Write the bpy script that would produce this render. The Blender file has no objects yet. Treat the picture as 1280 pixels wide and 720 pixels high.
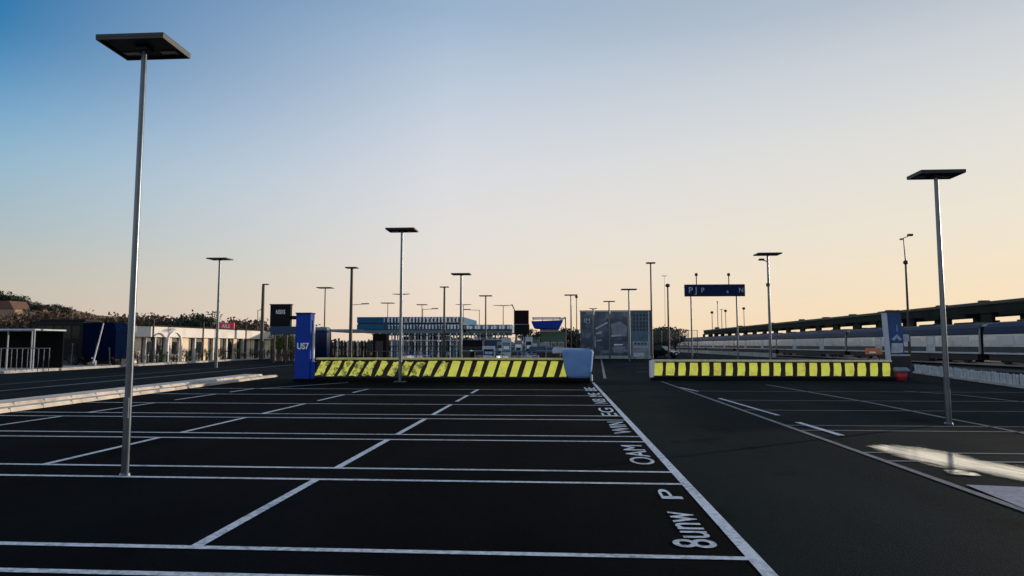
import bpy, bmesh, math, random
from mathutils import Vector, Matrix, Euler
R = math.radians
random.seed(11)
sc = bpy.context.scene
C = sc.collection
PI = math.pi

# ------------------------------------------------------------------ camera
H = 1.6
F = 24 / 36 * 1280
PITCH, YAW = R(4.76), R(3.88)
cd = bpy.data.cameras.new("camera")
cam = bpy.data.objects.new("camera", cd)
C.objects.link(cam)
cd.lens = 24
cd.sensor_width = 36
cd.clip_end = 6000
cd.clip_start = 0.05
cam.location = (0, 0, H)
cam.rotation_euler = (PI / 2 + PITCH, 0, YAW)
sc.camera = cam
RM = Euler((PI / 2 + PITCH, 0, YAW)).to_matrix()


def ray(px, py):
    return RM @ Vector(((px - 640) / F, (360 - py) / F, -1))


def G(px, py):                       # where a sight line meets the ground
    d = ray(px, py)
    t = -H / d.z
    return Vector((d.x * t, d.y * t, 0))


def P(px, py, Y):                    # the point of a sight line at world depth Y
    d = ray(px, py)
    t = Y / d.y
    return Vector((d.x * t, Y, H + d.z * t))


# ------------------------------------------------------------------ materials
def lin(c):
    return tuple(((v / 255) / 12.92 if v / 255 <= .04045 else ((v / 255 + .055) / 1.055) ** 2.4) for v in c) + (1,)


def node(nt, t, **kw):
    n = nt.nodes.new(t)
    for k, v in kw.items():
        setattr(n, k, v)
    return n


def mat(name, col, rough=.6, metal=0, var=.18, scale=6, bump=0, bscale=None, spec=.5, coord='Object', dirt=None, dscale=1.5, dpos=(.5, .72)):
    m = bpy.data.materials.new(name)
    m.use_nodes = True
    nt = m.node_tree
    b = nt.nodes['Principled BSDF']
    b.inputs['Roughness'].default_value = rough
    b.inputs['Metallic'].default_value = metal
    b.inputs['Specular IOR Level'].default_value = spec
    tc = node(nt, 'ShaderNodeTexCoord')
    nz = node(nt, 'ShaderNodeTexNoise')
    nz.inputs['Scale'].default_value = scale
    nz.inputs['Detail'].default_value = 6
    nt.links.new(tc.outputs[coord], nz.inputs['Vector'])
    rp = node(nt, 'ShaderNodeValToRGB')
    rp.color_ramp.elements[0].position = .3
    rp.color_ramp.elements[1].position = .7
    rp.color_ramp.elements[0].color = tuple(c * (1 - var) for c in col[:3]) + (1,)
    rp.color_ramp.elements[1].color = tuple(min(1, c * (1 + var)) for c in col[:3]) + (1,)
    nt.links.new(nz.outputs[0], rp.inputs[0])
    out = rp.outputs[0]
    if dirt:
        n2 = node(nt, 'ShaderNodeTexNoise')
        n2.inputs['Scale'].default_value = dscale
        n2.inputs['Detail'].default_value = 8
        n2.inputs['Roughness'].default_value = .65
        nt.links.new(tc.outputs[coord], n2.inputs['Vector'])
        r2 = node(nt, 'ShaderNodeValToRGB')
        r2.color_ramp.elements[0].position = dpos[0]
        r2.color_ramp.elements[1].position = dpos[1]
        r2.color_ramp.elements[1].color = (.85, .85, .85, 1)
        nt.links.new(n2.outputs[0], r2.inputs[0])
        mx = node(nt, 'ShaderNodeMixRGB')
        mx.inputs[2].default_value = tuple(dirt[:3]) + (1,)
        nt.links.new(r2.outputs[0], mx.inputs[0])
        nt.links.new(out, mx.inputs[1])
        out = mx.outputs[0]
    nt.links.new(out, b.inputs['Base Color'])
    mr = node(nt, 'ShaderNodeMapRange')
    mr.inputs[3].default_value = max(0, rough - .1)
    mr.inputs[4].default_value = min(1, rough + .1)
    nt.links.new(nz.outputs[0], mr.inputs[0])
    nt.links.new(mr.outputs[0], b.inputs['Roughness'])
    if bump:
        n3 = node(nt, 'ShaderNodeTexNoise')
        n3.inputs['Scale'].default_value = bscale or scale * 8
        n3.inputs['Detail'].default_value = 4
        nt.links.new(tc.outputs[coord], n3.inputs['Vector'])
        bp = node(nt, 'ShaderNodeBump')
        bp.inputs['Strength'].default_value = bump
        bp.inputs['Distance'].default_value = .02
        nt.links.new(n3.outputs[0], bp.inputs['Height'])
        nt.links.new(bp.outputs[0], b.inputs['Normal'])
    return m


def asphalt(name, dark, light, wear=.7):
    m = bpy.data.materials.new(name)
    m.use_nodes = True
    nt = m.node_tree
    b = nt.nodes['Principled BSDF']
    tc = node(nt, 'ShaderNodeTexCoord')
    o = tc.outputs['Object']
    big = node(nt, 'ShaderNodeTexNoise')
    big.inputs['Scale'].default_value = .22
    big.inputs['Detail'].default_value = 7
    big.inputs['Roughness'].default_value = .6
    st = node(nt, 'ShaderNodeMapping')
    st.inputs['Scale'].default_value = (1.6, .45, 1)
    nt.links.new(o, st.inputs[0])
    nt.links.new(st.outputs[0], big.inputs['Vector'])
    sm = node(nt, 'ShaderNodeTexNoise')
    sm.inputs['Scale'].default_value = 60
    sm.inputs['Detail'].default_value = 3
    nt.links.new(o, sm.inputs['Vector'])
    vo = node(nt, 'ShaderNodeTexVoronoi')
    vo.inputs['Scale'].default_value = 110
    nt.links.new(o, vo.inputs['Vector'])
    r1 = node(nt, 'ShaderNodeValToRGB')
    r1.color_ramp.elements[0].position = .38
    r1.color_ramp.elements[1].position = .66
    r1.color_ramp.elements[0].color = dark + (1,)
    r1.color_ramp.elements[1].color = light + (1,)
    nt.links.new(big.outputs[0], r1.inputs[0])
    r2 = node(nt, 'ShaderNodeValToRGB')
    r2.color_ramp.elements[0].position = .3
    r2.color_ramp.elements[1].position = .75
    r2.color_ramp.elements[0].color = (.55, .55, .55, 1)
    r2.color_ramp.elements[1].color = (1.6, 1.6, 1.6, 1)
    nt.links.new(sm.outputs[0], r2.inputs[0])
    mu = node(nt, 'ShaderNodeMixRGB', blend_type='MULTIPLY')
    mu.inputs[0].default_value = 1
    nt.links.new(r1.outputs[0], mu.inputs[1])
    nt.links.new(r2.outputs[0], mu.inputs[2])
    # pale stone specks
    r3 = node(nt, 'ShaderNodeValToRGB')
    r3.color_ramp.elements[0].position = .04
    r3.color_ramp.elements[0].color = (.5, .5, .5, 1)
    r3.color_ramp.elements[1].position = .16
    r3.color_ramp.elements[1].color = (0, 0, 0, 1)
    nt.links.new(vo.outputs['Distance'], r3.inputs[0])
    mx = node(nt, 'ShaderNodeMixRGB')
    mx.inputs[2].default_value = tuple(v * 3 for v in light) + (1,)
    nt.links.new(r3.outputs[0], mx.inputs[0])
    nt.links.new(mu.outputs[0], mx.inputs[1])
    wn = node(nt, 'ShaderNodeTexNoise')
    wn.inputs['Scale'].default_value = .9
    wn.inputs['Detail'].default_value = 5
    nt.links.new(o, wn.inputs['Vector'])
    wv = node(nt, 'ShaderNodeMixRGB', blend_type='LINEAR_LIGHT')
    wv.inputs[0].default_value = .35
    nt.links.new(o, wv.inputs[1])
    nt.links.new(wn.outputs['Color'], wv.inputs[2])
    ck = node(nt, 'ShaderNodeTexVoronoi', feature='DISTANCE_TO_EDGE')
    ck.inputs['Scale'].default_value = .17
    nt.links.new(wv.outputs[0], ck.inputs['Vector'])
    cr_ = node(nt, 'ShaderNodeValToRGB')
    cr_.color_ramp.elements[0].position = .0012
    cr_.color_ramp.elements[0].color = (.25, .25, .25, 1)
    cr_.color_ramp.elements[1].position = .0045
    cr_.color_ramp.elements[1].color = (1, 1, 1, 1)
    nt.links.new(ck.outputs['Distance'], cr_.inputs[0])
    st2 = node(nt, 'ShaderNodeTexNoise')
    st2.inputs['Scale'].default_value = .55
    st2.inputs['Detail'].default_value = 3
    st2.inputs['Roughness'].default_value = .75
    nt.links.new(o, st2.inputs['Vector'])
    sr = node(nt, 'ShaderNodeValToRGB')
    sr.color_ramp.elements[0].position = .3
    sr.color_ramp.elements[0].color = (.45, .45, .45, 1)
    sr.color_ramp.elements[1].position = .42
    sr.color_ramp.elements[1].color = (1, 1, 1, 1)
    e_ = sr.color_ramp.elements.new(.68)
    e_.color = (1.0, 1.0, 1.0, 1)
    e_ = sr.color_ramp.elements.new(.78)
    e_.color = (1.8, 1.75, 1.7, 1)
    nt.links.new(st2.outputs[0], sr.inputs[0])
    w1 = node(nt, 'ShaderNodeMixRGB', blend_type='MULTIPLY')
    w1.inputs[0].default_value = wear
    nt.links.new(mx.outputs[0], w1.inputs[1])
    nt.links.new(cr_.outputs[0], w1.inputs[2])
    w2 = node(nt, 'ShaderNodeMixRGB', blend_type='MULTIPLY')
    w2.inputs[0].default_value = 1
    nt.links.new(w1.outputs[0], w2.inputs[1])
    nt.links.new(sr.outputs[0], w2.inputs[2])
    nt.links.new(w2.outputs[0], b.inputs['Base Color'])
    mr = node(nt, 'ShaderNodeMapRange')
    mr.inputs[3].default_value = .95
    mr.inputs[4].default_value = .72
    nt.links.new(big.outputs[0], mr.inputs[0])
    nt.links.new(mr.outputs[0], b.inputs['Roughness'])
    b.inputs['Specular IOR Level'].default_value = .012
    bp = node(nt, 'ShaderNodeBump')
    bp.inputs['Strength'].default_value = .5
    bp.inputs['Distance'].default_value = .006
    nt.links.new(vo.outputs['Distance'], bp.inputs['Height'])
    nt.links.new(bp.outputs[0], b.inputs['Normal'])
    return m


def paint(name, col, worn=(.05, .055, .06), amount=.62, rough=.6):
    m = bpy.data.materials.new(name)
    m.use_nodes = True
    nt = m.node_tree
    b = nt.nodes['Principled BSDF']
    b.inputs['Roughness'].default_value = rough
    b.inputs['Specular IOR Level'].default_value = .3
    tc = node(nt, 'ShaderNodeTexCoord')
    n = node(nt, 'ShaderNodeTexNoise')
    n.inputs['Scale'].default_value = 16
    n.inputs['Detail'].default_value = 9
    n.inputs['Roughness'].default_value = .72
    nt.links.new(tc.outputs['Object'], n.inputs['Vector'])
    n2 = node(nt, 'ShaderNodeTexNoise')
    n2.inputs['Scale'].default_value = 1.1
    n2.inputs['Detail'].default_value = 4
    nt.links.new(tc.outputs['Object'], n2.inputs['Vector'])
    ad = node(nt, 'ShaderNodeMath', operation='MULTIPLY_ADD')
    ad.inputs[1].default_value = .35
    nt.links.new(n2.outputs[0], ad.inputs[0])
    nt.links.new(n.outputs[0], ad.inputs[2])
    r = node(nt, 'ShaderNodeValToRGB')
    r.color_ramp.elements[0].position = amount
    r.color_ramp.elements[0].color = col + (1,)
    r.color_ramp.elements[1].position = amount + .3
    r.color_ramp.elements[1].color = worn + (1,)
    e = r.color_ramp.elements.new(amount - .2)
    e.color = tuple(min(1, c * 1.12) for c in col) + (1,)
    nt.links.new(ad.outputs[0], r.inputs[0])
    nt.links.new(r.outputs[0], b.inputs['Base Color'])
    return m


M = {}
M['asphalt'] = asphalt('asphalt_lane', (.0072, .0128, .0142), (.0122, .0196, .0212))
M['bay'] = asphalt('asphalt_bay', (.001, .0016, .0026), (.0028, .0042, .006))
M['road'] = asphalt('asphalt_road', (.007, .010, .012), (.016, .020, .023))
M['line'] = paint('road_paint', (.58, .62, .66))
M['line2'] = paint('road_paint_faded', (.2, .21, .22), amount=.5)
M['hatch'] = paint('grey_paint', (.25, .25, .31), amount=.66)
M['concrete'] = mat('concrete', (.42, .4, .37), .8, var=.2, scale=3, bump=.4, bscale=40, dirt=(.16, .15, .14), dscale=.9)
M['kerb'] = mat('kerb_concrete', (.6, .52, .43), .8, var=.2, scale=2, bump=.4, bscale=30, dirt=(.24, .2, .17), dscale=.9)
M['pole'] = mat('galvanised_steel', (.10, .122, .148), .32, metal=.8, var=.14, scale=5)
M['pole_dark'] = mat('dark_steel', (.05, .048, .048), .55, metal=.4, var=.2, scale=5)
M['head'] = mat('lamp_black', (.012, .013, .014), .5, var=.2, scale=8)
M['lens'] = mat('led_lens', (.62, .5, .4), .25, var=.1, scale=20)
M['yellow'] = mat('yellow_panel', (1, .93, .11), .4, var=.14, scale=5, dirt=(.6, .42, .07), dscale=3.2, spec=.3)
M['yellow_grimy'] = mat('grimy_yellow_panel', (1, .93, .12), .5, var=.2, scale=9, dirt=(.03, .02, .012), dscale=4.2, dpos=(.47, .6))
def add_glow(m, k):
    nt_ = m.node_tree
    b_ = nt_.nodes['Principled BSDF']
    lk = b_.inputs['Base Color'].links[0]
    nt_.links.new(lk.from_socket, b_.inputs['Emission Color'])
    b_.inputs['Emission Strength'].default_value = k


add_glow(M['yellow'], .27)           # glow added to brighten the plates, too dark under skylight alone
add_glow(M['yellow_grimy'], .27)
M['rail'] = mat('barrier_rail', (.78, .74, .45), .5, var=.15, scale=4, dirt=(.3, .27, .18), dscale=4)
M['rail_y'] = mat('barrier_rail_yellow', (.85, .78, .2), .5, var=.15, scale=4, dirt=(.35, .3, .1), dscale=4)
M['brown'] = mat('barrier_brown', (.022, .013, .012), .7, var=.35, scale=8)
M['black'] = mat('black_rubber', (.004, .0045, .0045), .85, spec=.1, var=.3, scale=6)
M['blue'] = mat('blue_panel', (.003, .042, .34), .5, var=.15, scale=2, dirt=(.002, .025, .2), dscale=1, spec=.15)
M['navy'] = mat('navy_panel', (.002, .01, .045), .5, var=.2, scale=3, spec=.2)
M['signblue'] = mat('sign_blue', (.001, .011, .06), .5, var=.12, scale=2, spec=.12)
M['pylon'] = mat('pylon_black', (.002, .005, .009), .5, var=.2, scale=2, spec=.1)
M['tub'] = mat('blue_grey_plastic', (.16, .3, .58), .65, var=.12, scale=2, dirt=(.11, .22, .42), dscale=1.5, spec=.2)
M['tubrim'] = mat('pale_grey_plastic', (.45, .5, .58), .5, var=.12, scale=3)
M['white'] = mat('white_paint', (.78, .77, .75), .5, var=.06, scale=4, dirt=(.5, .47, .42), dscale=1.2)
M['letter'] = mat('sign_white', (.8, .82, .84), .5, var=.05, scale=4)
M['letter_dim'] = mat('sign_dim_white', (.3, .36, .45), .5, var=.2, scale=9)
M['plaster'] = mat('white_cladding', (.76, .7, .63), .7, var=.06, scale=.5, dirt=(.5, .46, .4), dscale=.4)
M['fascia_white'] = mat('fascia_white', (.92, .84, .74), .6, var=.05, scale=.4)
M['fin_white'] = mat('fin_white', (.86, .9, .92), .5, var=.08, scale=2)
M['beige'] = mat('beige_panel', (.8, .62, .42), .7, var=.08, scale=2, dirt=(.55, .38, .22), dscale=.8)
M['orange_panel'] = mat('orange_panel', (.6, .3, .09), .7, var=.3, scale=2)
M['dark'] = mat('dark_opening', (.012, .013, .014), .5, var=.3, scale=2)
M['glass'] = mat('dark_glass', (.015, .02, .026), .08, var=.2, scale=.6, spec=.7)
M['busglass'] = mat('bus_glass', (.03, .032, .022), .4, var=.5, scale=.8, spec=.1)
M['glassblue'] = mat('tinted_glass', (.05, .1, .16), .12, var=.3, scale=.8, spec=.8)
M['blueband'] = mat('blue_fascia', (.012, .11, .23), .6, var=.15, scale=.3, spec=.1)
M['hoardblue'] = mat('hoarding_blue', (.07, .125, .175), .6, var=.3, scale=.9, dirt=(.03, .05, .07), dscale=.7)
M['greyblue'] = mat('grey_blue_fascia', (.1, .17, .22), .5, var=.25, scale=.6)
M['red'] = mat('red_sign', (.9, .03, .06), .5, var=.1, scale=2)
M['binred'] = mat('bin_red', (.42, .025, .035), .6, var=.2, scale=5, dirt=(.1, .02, .02), dscale=6)
M['green'] = mat('green_cladding', (.07, .12, .09), .7, var=.15, scale=1)
M['tyre'] = mat('tyre', (.012, .012, .012), .8, var=.2, scale=8)
M['rim'] = mat('alloy', (.45, .46, .48), .35, metal=.8, var=.1)
M['redlens'] = mat('red_lens', (.45, .01, .01), .2, var=.1)
M['silver'] = mat('train_silver', (.62, .65, .64), .3, metal=.35, var=.06, scale=.7, dirt=(.34, .34, .33), dscale=.5)
M['trainlow'] = mat('train_lower', (.045, .06, .075), .5, var=.2, scale=.8, spec=.2)
M['trainroof'] = mat('train_roof', (.006, .022, .06), .55, var=.2, scale=.6, spec=.15)
M['trainblue'] = mat('train_blue', (.012, .045, .115), .45, var=.15, scale=.6, spec=.3)
M['traindark'] = mat('train_underframe', (.012, .014, .017), .7, var=.3, scale=2)
M['canopy'] = mat('canopy_dark', (.016, .024, .021), .8, var=.35, scale=1, bump=.2, spec=.1)
M['bluegate'] = mat('gate_blue', (.012, .06, .2), .6, var=.3, scale=2.5)
M['leaf_dark'] = mat('leaf_dark', (.028, .038, .02), .8, var=.5, scale=1.4)
M['leaf_brown'] = mat('leaf_brown', (.11, .066, .04), .8, var=.45, scale=1.4)
M['leaf_orange'] = mat('leaf_orange', (.2, .1, .042), .8, var=.4, scale=1.2)
M['leaf_green'] = mat('leaf_olive', (.1, .13, .03), .8, var=.5, scale=2)
M['bark'] = mat('bark', (.05, .038, .03), .9, var=.4, scale=6)
M['hill'] = mat('hill_scrub', (.09, .062, .035), .95, var=.5, scale=.3, dirt=(.2, .11, .05), dscale=.2)
M['grass'] = mat('grass_verge', (.06, .06, .025), .95, var=.4, scale=3)
M['tile'] = mat('roof_tile', (.12, .06, .038), .8, var=.25, scale=2)
M['housewall'] = mat('house_wall', (.3, .2, .13), .8, var=.1, scale=1)
M['navyvan'] = mat('navy_van', (.001, .006, .028), .9, var=.2, scale=1, spec=.02)
M['busdark'] = mat('bus_dark', (.006, .008, .009), .6, var=.3, scale=1, spec=.15)
M['mural_grey'] = mat('mural_grey', (.2, .24, .28), .6, var=.3, scale=2)
M['mural_pale'] = mat('mural_pale', (.42, .47, .5), .6, var=.25, scale=3)
M['cone'] = mat('orange_plastic', (.55, .16, .07), .5, var=.15, scale=6)
M['puddle'] = mat('wet_film', (.86, .83, .78), .22, metal=.85, var=.08, scale=3, coord='Object')


def mural():
    m = bpy.data.materials.new('hoarding_mural')
    m.use_nodes = True
    nt = m.node_tree
    b = nt.nodes['Principled BSDF']
    b.inputs['Roughness'].default_value = .5
    tc = node(nt, 'ShaderNodeTexCoord')
    n = node(nt, 'ShaderNodeTexNoise')
    n.inputs['Scale'].default_value = .55
    n.inputs['Detail'].default_value = 9
    n.inputs['Roughness'].default_value = .7
    n.inputs['Distortion'].default_value = 1.2
    nt.links.new(tc.outputs['Object'], n.inputs['Vector'])
    v = node(nt, 'ShaderNodeTexVoronoi', distance='CHEBYCHEV')
    v.inputs['Scale'].default_value = 1.3
    nt.links.new(tc.outputs['Object'], v.inputs['Vector'])
    ad = node(nt, 'ShaderNodeMath', operation='MULTIPLY_ADD')
    ad.inputs[1].default_value = .32
    sp = node(nt, 'ShaderNodeSeparateColor')
    nt.links.new(v.outputs['Color'], sp.inputs[0])
    nt.links.new(sp.outputs[0], ad.inputs[0])
    nt.links.new(n.outputs[0], ad.inputs[2])
    r = node(nt, 'ShaderNodeValToRGB')
    els = r.color_ramp.elements
    els[0].position, els[0].color = .42, (.022, .038, .06, 1)
    els[1].position, els[1].color = .98, (.28, .33, .36, 1)
    e = els.new(.6)
    e.color = (.04, .07, .11, 1)
    e = els.new(.78)
    e.color = (.09, .125, .16, 1)
    nt.links.new(ad.outputs[0], r.inputs[0])
    nt.links.new(r.outputs[0], b.inputs['Base Color'])
    return m


M['mural'] = mural()


# ------------------------------------------------------------------ mesh builder
class MB:
    def __init__(s):
        s.bm = bmesh.new()

    def face(s, pts):
        return s.bm.faces.new([s.bm.verts.new(p) for p in pts])

    def box(s, x0, x1, y0, y1, z0, z1, bev=0):
        if x0 > x1: x0, x1 = x1, x0
        if y0 > y1: y0, y1 = y1, y0
        if z0 > z1: z0, z1 = z1, z0
        mt = Matrix.Translation(((x0 + x1) / 2, (y0 + y1) / 2, (z0 + z1) / 2)) @ Matrix.Diagonal((x1 - x0, y1 - y0, z1 - z0, 1))
        r = bmesh.ops.create_cube(s.bm, size=1, matrix=mt)
        if bev:
            es = list({e for v in r['verts'] for e in v.link_edges})
            bmesh.ops.bevel(s.bm, geom=es, offset=bev, segments=2, affect='EDGES', profile=.6)
        return s

    def tube(s, p0, p1, r0, r1=None, n=12, cap=True):
        p0, p1 = Vector(p0), Vector(p1)
        r1 = r0 if r1 is None else r1
        d = p1 - p0
        q = d.to_track_quat('Z', 'Y')
        a = [s.bm.verts.new(p0 + q @ Vector((r0 * math.cos(2 * PI * i / n), r0 * math.sin(2 * PI * i / n), 0))) for i in range(n)]
        b = [s.bm.verts.new(p1 + q @ Vector((r1 * math.cos(2 * PI * i / n), r1 * math.sin(2 * PI * i / n), 0))) for i in range(n)]
        for i in range(n):
            f = s.bm.faces.new((a[i], a[(i + 1) % n], b[(i + 1) % n], b[i]))
            f.smooth = n > 6
        if cap:
            s.bm.faces.new([s.bm.verts.new(v.co) for v in a[::-1]])
            s.bm.faces.new([s.bm.verts.new(v.co) for v in b])
        return s

    def ball(s, c, r, u=12, v=8, sz=1):
        q = bmesh.ops.create_uvsphere(s.bm, u_segments=u, v_segments=v, radius=r, matrix=Matrix.Translation(c) @ Matrix.Diagonal((1, 1, sz, 1)))
        for vt in q['verts']:
            for f in vt.link_faces:
                f.smooth = True
        return s

    def prism(s, poly, lo, hi, axis='y', bev=0):
        """poly: 2-D outline in the plane across the axis, extruded from lo to hi."""
        def mk(a, b, t):
            return {'y': (a, t, b), 'x': (t, a, b), 'z': (a, b, t)}[axis]
        A = [s.bm.verts.new(mk(a, b, lo)) for a, b in poly]
        B = [s.bm.verts.new(mk(a, b, hi)) for a, b in poly]
        n = len(poly)
        fs = [s.bm.faces.new(A[::-1]), s.bm.faces.new(B)]
        for i in range(n):
            fs.append(s.bm.faces.new((A[i], A[(i + 1) % n], B[(i + 1) % n], B[i])))
        if bev:
            es = list({e for f in fs for e in f.edges})
            bmesh.ops.bevel(s.bm, geom=es, offset=bev, segments=2, affect='EDGES')
        return s

    def loft(s, rings, cap=True, smooth=True):
        vs = [[s.bm.verts.new(p) for p in r] for r in rings]
        n = len(rings[0])
        for a, b in zip(vs, vs[1:]):
            for i in range(n):
                f = s.bm.faces.new((a[i], a[(i + 1) % n], b[(i + 1) % n], b[i]))
                f.smooth = smooth
        if cap:
            s.bm.faces.new(vs[0][::-1])
            s.bm.faces.new(vs[-1])
        return s

    def build(s, name, m, parent=None, loc=(0, 0, 0), rz=0):
        bmesh.ops.recalc_face_normals(s.bm, faces=s.bm.faces)
        me = bpy.data.meshes.new(name)
        s.bm.to_mesh(me)
        s.bm.free()
        me.materials.append(m)
        o = bpy.data.objects.new(name, me)
        C.objects.link(o)
        o.location = loc
        o.rotation_euler.z = rz
        if parent:
            o.parent = parent
        return o


def tag(o, label=None, cat=None, group=None, kind=None):
    if label: o['label'] = label
    if cat: o['category'] = cat
    if group: o['group'] = group
    if kind: o['kind'] = kind
    return o


def thing(name, label, cat, loc=(0, 0, 0), rz=0, group=None):
    o = bpy.data.objects.new(name, None)
    o.empty_display_size = .2
    C.objects.link(o)
    o.location = loc
    o.rotation_euler.z = rz
    return tag(o, label, cat, group)


def dup(root, loc, rz=0, label=None, group=None, scale=None):
    def cp(o, par):
        c = o.copy()
        C.objects.link(c)
        c.parent = par
        for ch in list(o.children):
            cp(ch, c)
        return c
    r = cp(root, None)
    r.location = loc
    r.rotation_euler.z = rz
    if scale: r.scale = scale
    if label: r['label'] = label
    if group: r['group'] = group
    return r


ORD = ['first', 'second', 'third', 'fourth', 'fifth', 'sixth', 'seventh', 'eighth', 'ninth', 'tenth', 'eleventh', 'twelfth',
       'thirteenth', 'fourteenth', 'fifteenth', 'sixteenth', 'seventeenth', 'eighteenth', 'nineteenth', 'twentieth']


def place(i, n):
    """leftmost / second from the left / ... / rightmost"""
    if i == 0: return 'leftmost'
    if i == n - 1: return 'rightmost'
    if i < n / 2: return ORD[i] + ' from the left'
    return ORD[n - 1 - i] + ' from the right'


def text_obj(name, body, size, m, parent=None, loc=(0, 0, 0), rot=(0, 0, 0), xs=1, ext=.003, bold=0, space=1):
    cu = bpy.data.curves.new(name, 'FONT')
    cu.body = body
    cu.size = size
    cu.extrude = ext
    cu.offset = bold
    cu.space_character = space
    cu.align_x, cu.align_y = 'CENTER', 'CENTER'
    t = bpy.data.objects.new(name + '_curve', cu)
    C.objects.link(t)
    bpy.context.view_layer.update()
    dg = bpy.context.evaluated_depsgraph_get()
    me = bpy.data.meshes.new_from_object(t.evaluated_get(dg))
    bpy.data.objects.remove(t)
    bpy.data.curves.remove(cu)
    me.transform(Matrix.Diagonal((xs, 1, 1, 1)))
    me.name = name
    me.materials.clear()
    me.materials.append(m)
    o = bpy.data.objects.new(name, me)
    C.objects.link(o)
    o.location = loc
    o.rotation_euler = rot
    if parent: o.parent = parent
    return o


FR = (PI / 2, 0, 0)                 # lettering that faces the camera side (-Y)


# ------------------------------------------------------------------ world and sun
SUN_AZ, SUN_EL = R(54), R(7.5)        # azimuth measured from +Y towards +X
SD = Vector((math.sin(R(46)), math.cos(R(46)), 0))   # brightest side of the horizon haze
w = bpy.data.worlds.new("World")
sc.world = w
w.use_nodes = True
nt = w.node_tree
bg = nt.nodes['Background']
sky = node(nt, 'ShaderNodeTexSky', sky_type='NISHITA')
sky.sun_disc = False
sky.sun_elevation = SUN_EL
sky.sun_rotation = SUN_AZ
sky.dust_density = .6
sky.ozone_density = 2
tc = node(nt, 'ShaderNodeTexCoord')
sx = node(nt, 'ShaderNodeSeparateXYZ')
nt.links.new(tc.outputs['Generated'], sx.inputs[0])
fl = node(nt, 'ShaderNodeVectorMath', operation='MULTIPLY')
fl.inputs[1].default_value = (1, 1, 0)
nt.links.new(tc.outputs['Generated'], fl.inputs[0])
nm = node(nt, 'ShaderNodeVectorMath', operation='NORMALIZE')
nt.links.new(fl.outputs[0], nm.inputs[0])
dt = node(nt, 'ShaderNodeVectorMath', operation='DOT_PRODUCT')
dt.inputs[1].default_value = SD
nt.links.new(nm.outputs[0], dt.inputs[0])


def ramp(stops):
    r = node(nt, 'ShaderNodeValToRGB')
    els = r.color_ramp.elements
    r.color_ramp.interpolation = 'B_SPLINE'
    while len(els) < len(stops):
        els.new(.5)
    for e, (p, c) in zip(els, stops):
        e.position = p
        e.color = lin(c)
    nt.links.new(sx.outputs[2], r.inputs[0])
    return r


rb = ramp([(0, (252, 248, 246)), (.16, (252, 250, 250)), (.32, (205, 212, 224)), (.6, (120, 150, 185)), (1, (66, 108, 160))])  # sky behind the camera, low band brightened to fill fronts facing the camera
rl = ramp([(0, (206, 188, 170)), (.045, (202, 190, 176)), (.09, (192, 192, 182)), (.14, (172, 190, 196)), (.22, (146, 186, 210)), (.29, (100, 158, 200)), (.36, (24, 118, 174)), (.44, (24, 110, 168)), (1, (60, 104, 160))])
rc = ramp([(0, (244, 216, 190)), (.06, (240, 222, 204)), (.13, (234, 226, 216)), (.24, (222, 223, 229)), (.34, (200, 211, 224)), (.45, (158, 186, 213)), (1, (84, 122, 168))])
rr = ramp([(0, (250, 220, 178)), (.06, (247, 224, 190)), (.15, (240, 230, 211)), (.27, (226, 225, 220)), (.36, (206, 211, 217)), (.42, (186, 194, 203)), (.7, (140, 168, 195)), (1, (84, 122, 168))])


def maprange(src, a, b):
    n = node(nt, 'ShaderNodeMapRange')
    n.interpolation_type = 'LINEAR'
    n.inputs[1].default_value = a
    n.inputs[2].default_value = b
    nt.links.new(src, n.inputs[0])
    return n.outputs[0]


def mixc(f, a, b):
    n = node(nt, 'ShaderNodeMixRGB')
    if isinstance(f, float):
        n.inputs[0].default_value = f
    else:
        nt.links.new(f, n.inputs[0])
    nt.links.new(a, n.inputs[1])
    nt.links.new(b, n.inputs[2])
    return n.outputs[0]


d = dt.outputs['Value']
g = mixc(maprange(d, -.6, .02), rb.outputs[0], rl.outputs[0])
g = mixc(maprange(d, .02, .57), g, rc.outputs[0])
g = mixc(maprange(d, .57, .99), g, rr.outputs[0])
sk = node(nt, 'ShaderNodeMixRGB', blend_type='MULTIPLY')
sk.inputs[0].default_value = 1
sk.inputs[2].default_value = (.12, .12, .12, 1)
nt.links.new(sky.outputs[0], sk.inputs[1])
cl = node(nt, 'ShaderNodeMixRGB', blend_type='DARKEN')
cl.inputs[0].default_value = 1
cl.inputs[2].default_value = (1.1, .95, .75, 1)
nt.links.new(sk.outputs[0], cl.inputs[1])
g = mixc(.05, g, cl.outputs[0])
nt.links.new(g, bg.inputs[0])
bg.inputs[1].default_value = 1.0

sl = bpy.data.lights.new("sun", 'SUN')
so = bpy.data.objects.new("sun", sl)
C.objects.link(so)
sl.energy = 3.6
sl.angle = R(.53)
sl.color = (1, .84, .66)
tosun = Vector((math.sin(SUN_AZ) * math.cos(SUN_EL), math.cos(SUN_AZ) * math.cos(SUN_EL), math.sin(SUN_EL)))
so.rotation_euler = tosun.to_track_quat('Z', 'Y').to_euler()
so.location = (60, 60, 30)
sc.view_settings.view_transform = 'Standard'
sc.view_settings.look = 'None'
sc.view_settings.exposure = 0


# ------------------------------------------------------------------ ground, lanes, markings
def sheet(name, pts, m, z, kind='structure', parent=None):
    b = MB()
    b.face([(p[0], p[1], z) for p in pts])
    o = b.build(name, m, parent)
    if kind and not parent: o['kind'] = kind
    return o


b = MB()
b.face([(-1500, -60, 0), (1500, -60, 0), (1500, 2600, 0), (-1500, 2600, 0)])
tag(b.build('ground', M['asphalt']), kind='structure')

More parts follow.
